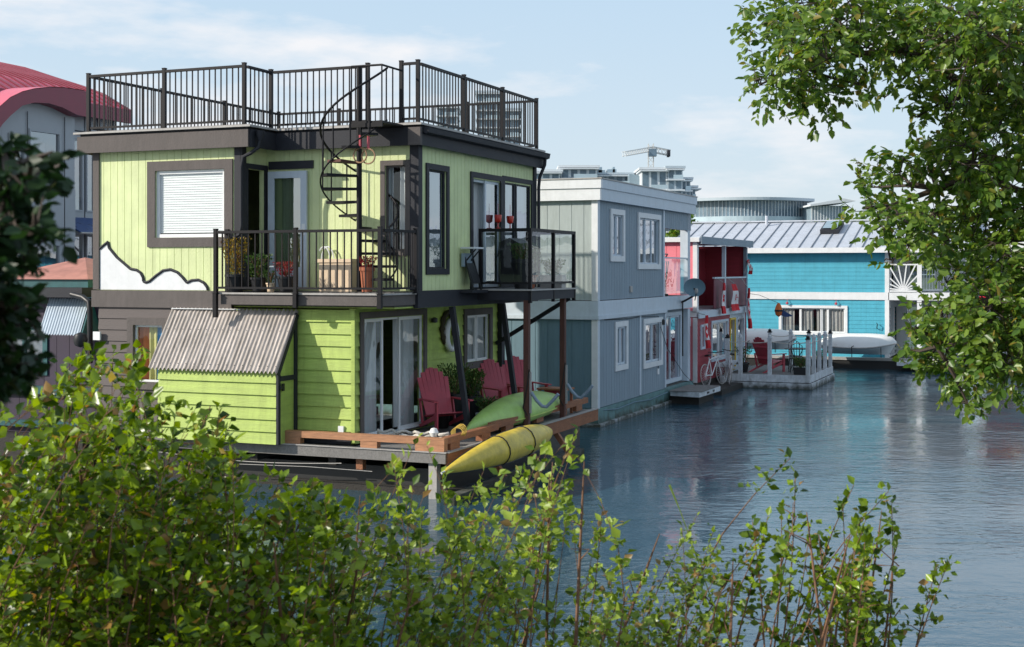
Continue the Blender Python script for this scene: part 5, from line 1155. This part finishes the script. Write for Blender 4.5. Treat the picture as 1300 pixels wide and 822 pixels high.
# =================================================================== GROUND, WATER, SKY
def sheet(name, xs, ys, fz, m_, kind='structure'):
    mb = MB(); mb.grid([[(x, y, fz(x, y)) for x in xs] for y in ys]); o = mb.build(name, m_, None, True); o['kind'] = kind; return o
def lin(a, b, n): return [a+(b-a)*i/n for i in range(n+1)]
def bank(x, y):
    e = 9.2+.5*math.sin(x*.9)+.35*math.sin(x*2.3+1); e += max(0, x-3)*.55; e += max(0, -x-4)*.4
    t = min(1, max(0, (y-3.2)/(e-3.2))); h = 1.95-(1.95+.5)*t*t*(3-2*t)*1.0
    return h+.06*math.sin(x*5+y*3)+.05*math.sin(x*11-y*7)
sheet('bank_ground', lin(-30, 30, 150), lin(-25, 16, 110), bank, 'soil')
mb = MB(); mb.prism([(-60,0,-.5),(-17.2,0,-.5),(-17.2,26,-.5),(-60,60,-.5)], (0,0,.8)); mb.v = [(*W(v[0], v[1]), v[2]) for v in mb.v]; o = mb.build('quay_ground', 'concrete', None); o['kind'] = 'structure'
sheet('far_shore', lin(-2500, 2500, 40), [95, 97, 130, 400, 2500], lambda x, y: -.4 if y < 96 else (.6 if y < 400 else 3), 'far')
wm, nt, p = _nt('harbour_water'); N_, L_ = nt.nodes, nt.links
p.inputs['Base Color'].default_value = (.03, .08, .115, 1); p.inputs['Roughness'].default_value = .04; p.inputs['IOR'].default_value = 1.52; p.inputs['Specular IOR Level'].default_value = .62
tc = N_.new('ShaderNodeTexCoord'); prev = None; bl_ = []
for sc_, det, dist, st_, rz in ((.7, 2, .045, 1, (1.3, 1.7, 1)), (2.8, 4, .030, 1, (1.2, 1.7, 1)), (9.5, 4, .0085, 1, (1.0, 1.5, 1))):
    mp = N_.new('ShaderNodeMapping'); mp.inputs['Scale'].default_value = rz; mp.inputs['Rotation'].default_value = (0, 0, .12)
    nz = N_.new('ShaderNodeTexNoise'); nz.inputs['Scale'].default_value = sc_; nz.inputs['Detail'].default_value = det; nz.inputs['Distortion'].default_value = .4
    b = N_.new('ShaderNodeBump'); b.inputs['Strength'].default_value = st_; b.inputs['Distance'].default_value = dist
    L_.new(tc.outputs['Object'], mp.inputs[0]); L_.new(mp.outputs[0], nz.inputs[0]); L_.new(nz.outputs['Fac'], b.inputs['Height'])
    if prev: L_.new(prev.outputs[0], b.inputs['Normal'])
    prev = b; bl_.append(b)
L_.new(prev.outputs[0], p.inputs['Normal'])
pn = N_.new('ShaderNodeTexNoise'); pn.inputs['Scale'].default_value = .11; pn.inputs['Detail'].default_value = 3; pm = N_.new('ShaderNodeMapping'); pm.inputs['Scale'].default_value = (1, 2.2, 1); L_.new(tc.outputs['Object'], pm.inputs[0]); L_.new(pm.outputs[0], pn.inputs[0])
pr = N_.new('ShaderNodeMapRange'); pr.inputs['From Min'].default_value = .4; pr.inputs['From Max'].default_value = .62; pr.inputs['To Min'].default_value = .16; pr.inputs['To Max'].default_value = .85; L_.new(pn.outputs['Fac'], pr.inputs['Value'])
for b_ in bl_: L_.new(pr.outputs[0], b_.inputs['Strength'])
M['water'] = wm
mb = MB(); mb.face([(-3000,-50,0),(3000,-50,0),(3000,3000,0),(-3000,3000,0)]); o = mb.build('water', 'water', None); o['kind'] = 'structure'

# =================================================================== FOLIAGE
def shoot_leaves(base, tip, rng, mb, Pp, Dd, nside=16, side=.22, lp=7, r0=.008, start=.2, jit=.05, tw=True):
    base, tip = np.array(base), np.array(tip); L = np.linalg.norm(tip-base)
    bend = rng.normal(size=3)*.09*L; bend[2] = abs(bend[2])*.5
    def path(t): return base+(tip-base)*t+bend*math.sin(math.pi*t)
    if tw: mb.tube([path(k/7) for k in range(8)], [r0*(1-.8*k/7) for k in range(8)], 5)
    ph_ = rng.uniform(0, 6.3); fq = rng.uniform(9, 16)
    for k in range(nside):
        if math.sin(fq*k/nside+ph_) < -.25: continue
        t = start+(1-start)*(k+rng.uniform(0, 1))/nside; p0 = path(min(t, 1)); l = side*(1.08-t)**.6*rng.uniform(.4, 1.45)
        a = k*2.4+rng.uniform(-.5, .5); d = np.array([math.cos(a), math.sin(a), rng.uniform(.25, .9)]); d /= np.linalg.norm(d)
        e = p0+d*l
        if tw and l > .06: mb.tube([p0, p0+d*l*.5+np.array([0,0,.01]), e], [r0*.38, r0*.3, r0*.15], 3)
        m_ = max(3, int(lp*l/side*1.1))
        for j in range(m_):
            q = p0+d*l*(j+.6)/m_+rng.normal(size=3)*jit*.25
            s_ = 1 if j % 2 else -1; sd = np.cross(d, [0,0,1]); Pp.append(q); Dd.append(d*.6+sd*s_*.8+rng.normal(size=3)*.35+np.array([0,0,.25]))
    for j in range(4): Pp.append(path(1-.02*j)); Dd.append((tip-base)/L+rng.normal(size=3)*.45)
def bush(name, label, cat, shoots, base_fn, leaf, lm, seed, group=None, kwargs={}, sub=4, tmat='twig'):
    rng = np.random.default_rng(seed); mb = MB(); Pp, Dd = [], []
    bx = np.mean([s[0] for s in shoots]); by = np.mean([s[1] for s in shoots]); O_ = (float(bx), float(by), float(bank(bx, by)))
    t = thing(name, label, cat, O_, group, dock=False); t['_o'] = list(O_)
    for s in shoots:
        b_ = base_fn(s, rng); shoot_leaves(b_, s, rng, mb, Pp, Dd, **kwargs)
    for k in range(4):       # bare old wood among the green shoots
        s = shoots[int(rng.integers(len(shoots)))]; b_ = np.array(base_fn(s, rng)); e_ = np.array(s)+rng.normal(size=3)*np.array([.12,.15,.03])-np.array([0,0,.05]); m1 = (b_+e_)/2+rng.normal(size=3)*.09
        q1 = b_*.65+e_*.35+rng.normal(size=3)*.04; mb.tube([b_, q1, m1, e_*.75+m1*.25, e_], [.012, .010, .008, .005, .002], 6)
        for j in range(3): c_ = m1+(e_-m1)*rng.uniform(.1, .8); mb.tube([c_, c_+rng.normal(size=3)*.04+np.array([0,0,.03]), c_+rng.normal(size=3)*.06+np.array([0,0,.08])], [.004, .003, .0015], 4)
    mb.build('stem', tmat, t)
    V, F = leaves(np.array(Pp), np.array(Dd), leaf, .62, seed, .3, .12, True); leafmesh('foliage', V, F, lm, t, O_)
    return t
prof_v = [(0,500),(30,505),(60,480),(90,452),(110,440),(135,450),(150,430),(165,445),(185,440),(200,500),(240,515),(270,512),(292,512),(300,585),(330,590),(345,585),(375,600),(405,605),(435,618),(450,700)]
def interp(u, T):
    for (a, b), (c, d) in zip(T, T[1:]):
        if a <= u <= c: return b+(d-b)*(u-a)/(c-a)
    return T[-1][1]
rs = random.Random(11)
def gshoots(u0, u1, n, Y0, Y1, T, lo=0, up=None):
    S_ = []
    for i in range(n):
        u = rs.uniform(u0, u1); Y = rs.uniform(Y0, Y1); v = interp(u, T)+rs.uniform(0, 1)**1.4*lo+4
        S_.append(D(u, v, Y))
    return S_
def basef(sp=.35, back=.15):
    def f_(s, rng): 
        x, y = s[0]+rng.normal()*sp*.9-.3, s[1]+rng.normal()*sp*.6-back; return (x, y, bank(x, y)-.03)
    return f_
kw = dict(nside=40, side=.15, lp=14, r0=.0045, start=.1)
gB = 'leafy hawthorn bushes on the near bank'
bush('bush', 'dense hawthorn bush at the left edge before the purple home', 'bush', gshoots(-45, 120, 44, 4.2, 5.6, prof_v, 190), basef(), .05, 'leaf_bush', 1, gB, kw)
bush('bush', 'tall hawthorn bush in front of the rainbow curtain window', 'bush', gshoots(95, 205, 42, 4.3, 5.6, prof_v, 200), basef(), .05, 'leaf_bush', 2, gB, kw)
bush('bush', 'hawthorn bush in front of the lime storage shed', 'bush', gshoots(195, 300, 40, 4.4, 5.6, prof_v, 190), basef(), .05, 'leaf_bush', 3, gB, kw)
bush('bush', 'lower hawthorn bush under the dark float edge', 'bush', gshoots(295, 445, 46, 4.4, 5.8, prof_v, 160), basef(), .05, 'leaf_bush', 4, gB, kw)
mid = [(420,720),(450,690),(470,640),(490,600),(515,572),(530,560),(545,575),(560,625),(585,655),(605,615),(618,600),(635,640),(650,650),(665,600),(690,570),(700,568),(715,560),(728,545),(740,575),(765,605),(775,610),(790,640),(815,665),(840,690),(860,700)]
kw2 = dict(nside=34, side=.12, lp=13, r0=.0045, start=.12)
gY = 'young leafy shrubs along the bank edge'
bush('shrub', 'young light green shrub before the pale pile post of the deck', 'shrub', gshoots(440, 600, 25, 4.8, 6.0, mid, 150)+[D(500,590,5), D(530,556,5.1), D(542,566,5.2), D(560,600,5.1)], basef(.2), .046, 'leaf_bush2', 5, gY, kw2)
bush('shrub', 'young shrub with upright tips below the yellow kayak', 'shrub', gshoots(590, 780, 28, 4.9, 6.2, mid, 130)+[D(614,598,5.4), D(640,604,5.3), D(690,568,5.6), D(735,545,5.6), D(718,560,5.5)], basef(.2), .046, 'leaf_bush2', 6, gY, kw2)
rgt = [(760,690),(800,690),(840,700),(860,690),(880,665),(895,690),(920,700),(950,670),(965,650),(985,640),(1000,600),(1010,640),(1030,660),(1050,660),(1075,620),(1090,650),(1125,640),(1140,680),(1165,730),(1200,780),(1230,830)]
bush('shrub', 'sparse shrub of yellow green tips between the kayak shrub and the red reflection', 'shrub', gshoots(760, 930, 19, 5.0, 6.2, rgt, 110)+[D(866,668,5.6), D(885,655,5.6), D(905,676,5.6)], basef(.2), .034, 'leaf_bush2', 7, gY, kw2)
kw3 = dict(nside=36, side=.12, lp=14, r0=.0075, start=.12)
bush('shrub', 'open shrub with three tall separate stems against the blue water', 'shrub', [D(1003,582,5.8), D(1010,600,5.8), D(992,640,5.9), D(975,655,5.7), D(955,660,5.7), D(1084,616,5.9), D(1070,640,5.8), D(1100,650,5.9)]+gshoots(930, 1100, 11, 5.2, 6.2, rgt, 120), basef(.15), .046, 'leaf_bush', 8, gY, kw3, tmat='twig')
bush('shrub', 'small dark shrub with one low twig reaching right over the water', 'shrub', [D(1128,624,5.9), D(1132,640,5.9), D(1120,668,5.8), D(1110,690,5.8), D(1140,690,5.9), D(1205,712,5.8), D(1190,716,5.8)]+gshoots(1080, 1165, 7, 5.2, 6.2, rgt, 120), basef(.15), .046, 'leaf_bush', 9, gY, kw3, tmat='twig')
# long grass stalk
mb = MB(); a_ = Vector(D(910, 780, 5.6)); b_ = Vector(D(864, 650, 5.6)); c_ = Vector(D(850, 616, 5.6))
bb = Vector((a_.x, a_.y, bank(a_.x, a_.y))); mb.tube([bb, a_, b_, c_], [.004, .003, .002, .005], 5); single(mb, 'grass_stalk', 'leaf_bush2', 'single pale grass stalk arching over the right hand water', 'grass', tuple(bb), dock=False) if False else None
o = mb.build('grass_stalk', 'leaf_bush2', None); tag(o, 'single pale grass stalk arching in front of the red reflection', 'grass')
# dark leafy branch at the very left, close to the lens
def branch_tree(name, label, cat, trunk, limbs, blobs, Yc, dY, leaf, lm, seed, dens, twl=.16, lpt=8, tmat='bark', droop=.35, skip=None):
    rng = np.random.default_rng(seed); O_ = tuple(trunk[0][:3]); t = thing(name, label, cat, O_, dock=False); t['_o'] = list(O_)
    mb = MB(); mb.tube([q[:3] for q in trunk], [q[3] for q in trunk], 12); mb.build('trunk', tmat, t, True)
    lp = [Vector(q) for L in limbs for q in L[0]]
    for L, r in limbs:
        mb = MB(); mb.tube(L, [r*(1-.6*k/(len(L)-1)) for k in range(len(L))], 8); mb.build('limb', tmat, t, True)
    tw = MB(); Pp, Dd = [], []
    for (u, v, r, dn) in blobs:
        dn = dn*(1.45 if v > 300 and u > 500 else 1)
        Y = Yc+rng.uniform(-.5, .5)*dY; c = Vector(D(u, v, Y)); R_ = r*Y/1704
        near = min(lp, key=lambda q: (q-c).length); mid_ = (near+c)/2+Vector(rng.normal(size=3)*.08*(near-c).length)
        tw.tube([near, mid_, c], [.018, .012, .006], 5); lp2 = [near*(1-s)+c*s for s in (.5, .75, 1)]
        n = max(4, int(dens*dn*r*r/1000*1.0))
        hubs = [c+Vector(rng.normal(size=3)*R_*.4) for _ in range(max(2, n//9))]
        for h_ in hubs: tw.tube([c, (c+h_)/2+Vector(rng.normal(size=3)*.02), h_], [.006,.005,.004], 4)
        for k in range(n):
            d = rng.normal(size=3); d /= np.linalg.norm(d); q = np.array(c)+d*R_*rng.uniform(.1, 1)**.5*np.array([1, 1.2, 1])
            q[1] = c.y+(q[1]-c.y)*1.2
            h_ = min(hubs, key=lambda z: (z-Vector(q)).length)
            dd = q-np.array(h_); l = np.linalg.norm(dd)+1e-6; dd = dd/l+rng.normal(size=3)*.35; dd[2] -= .15; dd /= np.linalg.norm(dd)
            if k % 2 == 0: tw.tube([h_, Vector(q), Vector(q+dd*twl)], [.004, .003, .0015], 3)
            for j in range(lpt):
                s_ = 1 if j % 2 else -1; sd = np.cross(dd, [0,0,1]); p_ = q+dd*twl*(j/lpt)
                Pp.append(p_); Dd.append(dd*.5+sd*s_*.8+rng.normal(size=3)*.4)
    tw.build('twig', 'twig_dark', t)
    V, F = leaves(np.array(Pp), np.array(Dd), leaf, .6, seed, .2, droop); leafmesh('foliage', V, F, lm, t, O_)
    return t
bl = [(975,35,36,.9),(1000,88,46,.9),(1038,118,34,.8),(1030,60,46,.9),(1060,20,46,1),(1008,8,40,1),(965,108,20,.8),(1100,60,44,.7),(1112,15,42,1),(1092,108,22,.5),(1150,50,44,.8),(1165,95,26,.5),(1130,118,12,.6),(1185,40,56,1.1),(1235,45,66,1.2),(1290,60,70,1.2),(1205,130,50,1),(1270,150,66,1.2),(1165,148,10,.8),(1235,205,56,1.1),(1185,205,36,.9),(1142,222,30,.9),(1108,238,24,.9),(1100,265,16,.8),(1118,288,22,.8),(1155,285,38,.9),(1200,290,44,1),(1262,262,56,1.1),(1150,322,18,.7),(1215,345,26,.8),(1285,330,46,1),(1250,390,46,1),(1195,395,26,.9),(1162,415,18,.8),(1200,445,36,.9),(1262,450,46,1),(1232,488,26,.9),(1295,420,46,1),(1172,462,18,.8),(1160,445,10,.8),(1228,512,8,.8),(1292,490,18,.7),(1130,330,10,.6),(1340,150,70,1),(1340,300,70,1),(1340,430,60,1)]
yy = 9.2
limbs = [([(5.3,10.2,3.6),(4.3,9.8,4.9),D(1230,110,9.4),D(1150,65,9.3),D(1080,70,9.2),D(1010,80,9.1)], .045),
         ([(5.3,10.2,3.0),(4.4,9.7,3.9),D(1260,230,9.3),D(1190,240,9.2),D(1130,262,9.1)], .038),
         ([(5.3,10.2,2.6),(4.5,9.6,3.1),D(1290,390,9.2),D(1230,410,9.1),D(1190,440,9.0)], .034),
         ([(5.3,10.2,4.6),(4.6,10,5.8),D(1260,0,9.4),D(1130,-20,9.3)], .04)]
branch_tree('pear_tree', 'overhanging broadleaf tree framing the right side above the water', 'tree', [(5.35,10.2,bank(5.35,10.2)-.1,.2),(5.3,10.2,1.8,.16),(5.3,10.2,3.4,.14),(5.35,10.2,5.2,.1),(5.6,10.3,7.2,.05)], limbs, bl, yy, 1.5, .066, 'leaf_tree', 31, 33, twl=.15, lpt=8)
bl2 = [(5,195,14,.8),(38,204,9,.7),(12,235,18,.9),(42,243,10,.7),(8,290,20,1),(46,292,11,.8),(12,335,15,.8),(0,380,20,1),(25,402,15,.9),(5,445,20,1),(0,480,18,.9),(60,214,5,.7),(60,300,5,.7),(-40,250,40,1),(-40,350,40,1),(-40,450,40,1)]
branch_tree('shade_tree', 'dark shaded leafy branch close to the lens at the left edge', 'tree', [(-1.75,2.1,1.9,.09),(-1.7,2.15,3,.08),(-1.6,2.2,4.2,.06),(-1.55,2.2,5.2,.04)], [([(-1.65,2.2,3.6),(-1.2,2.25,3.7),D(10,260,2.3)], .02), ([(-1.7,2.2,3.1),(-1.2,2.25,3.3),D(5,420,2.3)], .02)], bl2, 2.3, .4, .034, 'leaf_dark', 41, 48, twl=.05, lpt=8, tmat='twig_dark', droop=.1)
# distant shore trees
for i, (u, Y, h_, w_) in enumerate(((868,210,8,5),(1075,150,9,9),(1110,160,8,9),(1150,150,10,10),(1215,140,9,10),(1270,150,11,12))):
    x, y, _ = D(u, 343, Y); rng = np.random.default_rng(50+i)
    lab = ('small round green tree between the grey porch and the metal roof', 'first distant tree right of the turquoise home on the far shore', 'second distant tree right of the turquoise home', 'third distant tree right of the turquoise home', 'fourth distant tree behind the white home', 'fifth and rightmost distant tree on the far shore')[i]
    hh = h_*(1.5 if i == 0 else 1)
    t = thing('shore_tree', lab, 'tree', (x, y, .6), 'trees on the far shore', dock=False); t['_o'] = [x, y, .6]
    mb = MB(); mb.tube([(x,y,.5),(x,y,.6+hh*.4)], [.3,.2], 8); mb.build('trunk', 'bark', t)
    n = 2600; d = rng.normal(size=(n, 3)); d /= np.linalg.norm(d, axis=1)[:, None]; r_ = rng.uniform(.2, 1, n)**.5*(1+.22*np.sin(d[:,0]*5+i)*np.cos(d[:,2]*6))
    p_ = d*r_[:, None]*np.array([w_/2, w_/2, hh*.36])+np.array([x, y, .6+hh*.62])
    V, F = leaves(p_, d+rng.normal(size=(n,3))*.5, .55, .8, 50+i); leafmesh('crown', V, F, 'leaf_tree', t, (x, y, .6))

# =================================================================== LIGHT, SKY, CAMERA
sd = Vector((1.5825, .431, -.87)).normalized()
sun = bpy.data.lights.new('sun', 'SUN'); sun.energy = 5.0; sun.angle = R(.53); sun.color = (1, .93, .82)
so = bpy.data.objects.new('sun', sun); COL.objects.link(so); so.rotation_euler = sd.to_track_quat('-Z', 'Y').to_euler(); so.location = (-30, -10, 30)
wd = bpy.data.worlds.new('World'); scene.world = wd; wd.use_nodes = True; nt = wd.node_tree; N_, L_ = nt.nodes, nt.links
bg = N_['Background']; bg.inputs['Strength'].default_value = SKY
sk = N_.new('ShaderNodeTexSky'); sk.sky_type = 'NISHITA'; sk.sun_disc = False
sk.sun_elevation = math.asin(-sd.z); sk.sun_rotation = math.atan2(-sd.x, -sd.y); sk.air_density = 1.0; sk.dust_density = 1.6; sk.ozone_density = 1.6
tc = N_.new('ShaderNodeTexCoord'); mp = N_.new('ShaderNodeMapping'); mp.inputs['Scale'].default_value = (2.2, 2.2, 8); mp.inputs['Location'].default_value = (1.1, .1, .2)
nz = N_.new('ShaderNodeTexNoise'); nz.inputs['Scale'].default_value = 2.1; nz.inputs['Detail'].default_value = 7; nz.inputs['Roughness'].default_value = .55
cr = N_.new('ShaderNodeMapRange'); cr.inputs['From Min'].default_value = .50; cr.inputs['From Max'].default_value = .66; cr.inputs['To Max'].default_value = .85
L_.new(tc.outputs['Generated'], mp.inputs[0]); L_.new(mp.outputs[0], nz.inputs[0]); L_.new(nz.outputs['Fac'], cr.inputs[0])
mx = N_.new('ShaderNodeMix'); mx.data_type = 'RGBA'; mx.inputs['B'].default_value = (CLOUD[0], CLOUD[1], CLOUD[2], 1)
sx = N_.new('ShaderNodeSeparateXYZ'); L_.new(tc.outputs['Generated'], sx.inputs[0])
hr_ = N_.new('ShaderNodeMapRange'); hr_.inputs['From Min'].default_value = 0; hr_.inputs['From Max'].default_value = .30; L_.new(sx.outputs['Z'], hr_.inputs['Value'])
hz_ = N_.new('ShaderNodeMix'); hz_.data_type = 'RGBA'; hz_.inputs['A'].default_value = (*HAZE0, 1); hz_.inputs['B'].default_value = (*HAZE1, 1); L_.new(hr_.outputs[0], hz_.inputs['Factor'])
hm = N_.new('ShaderNodeMix'); hm.data_type = 'RGBA'; h3 = N_.new('ShaderNodeMapRange'); h3.inputs['From Min'].default_value = .3; h3.inputs['From Max'].default_value = .75; h3.inputs['To Min'].default_value = .84; h3.inputs['To Max'].default_value = .35; L_.new(sx.outputs['Z'], h3.inputs['Value']); L_.new(h3.outputs[0], hm.inputs['Factor']); L_.new(sk.outputs[0], hm.inputs['A']); L_.new(hz_.outputs['Result'], hm.inputs['B'])
L_.new(cr.outputs[0], mx.inputs['Factor']); L_.new(hm.outputs['Result'], mx.inputs['A']); L_.new(mx.outputs['Result'], bg.inputs[0])
cd = bpy.data.cameras.new('camera'); cam = bpy.data.objects.new('camera', cd); COL.objects.link(cam); scene.camera = cam
cam.location = (0, 0, H); cam.rotation_euler = (R(90), 0, 0); cd.sensor_width = 36; cd.lens = 1704/1300*36; cd.shift_y = -68/1300
cd.clip_start = .1; cd.clip_end = 6000; cd.dof.use_dof = True; cd.dof.focus_distance = 24; cd.dof.aperture_fstop = 8
scene.view_settings.view_transform = 'Standard'; scene.view_settings.look = 'None'; scene.view_settings.exposure = 0
scene.cycles.use_denoising = True; scene.cycles.max_bounces = 8; scene.cycles.transparent_max_bounces = 16
scene.cycles.sample_clamp_indirect = 6
for o in bpy.data.objects:
    if '_o' in o: del o['_o']
print('LEAVES', sum(len(o.data.polygons) for o in bpy.data.objects if o.type == 'MESH'), len(bpy.data.objects))
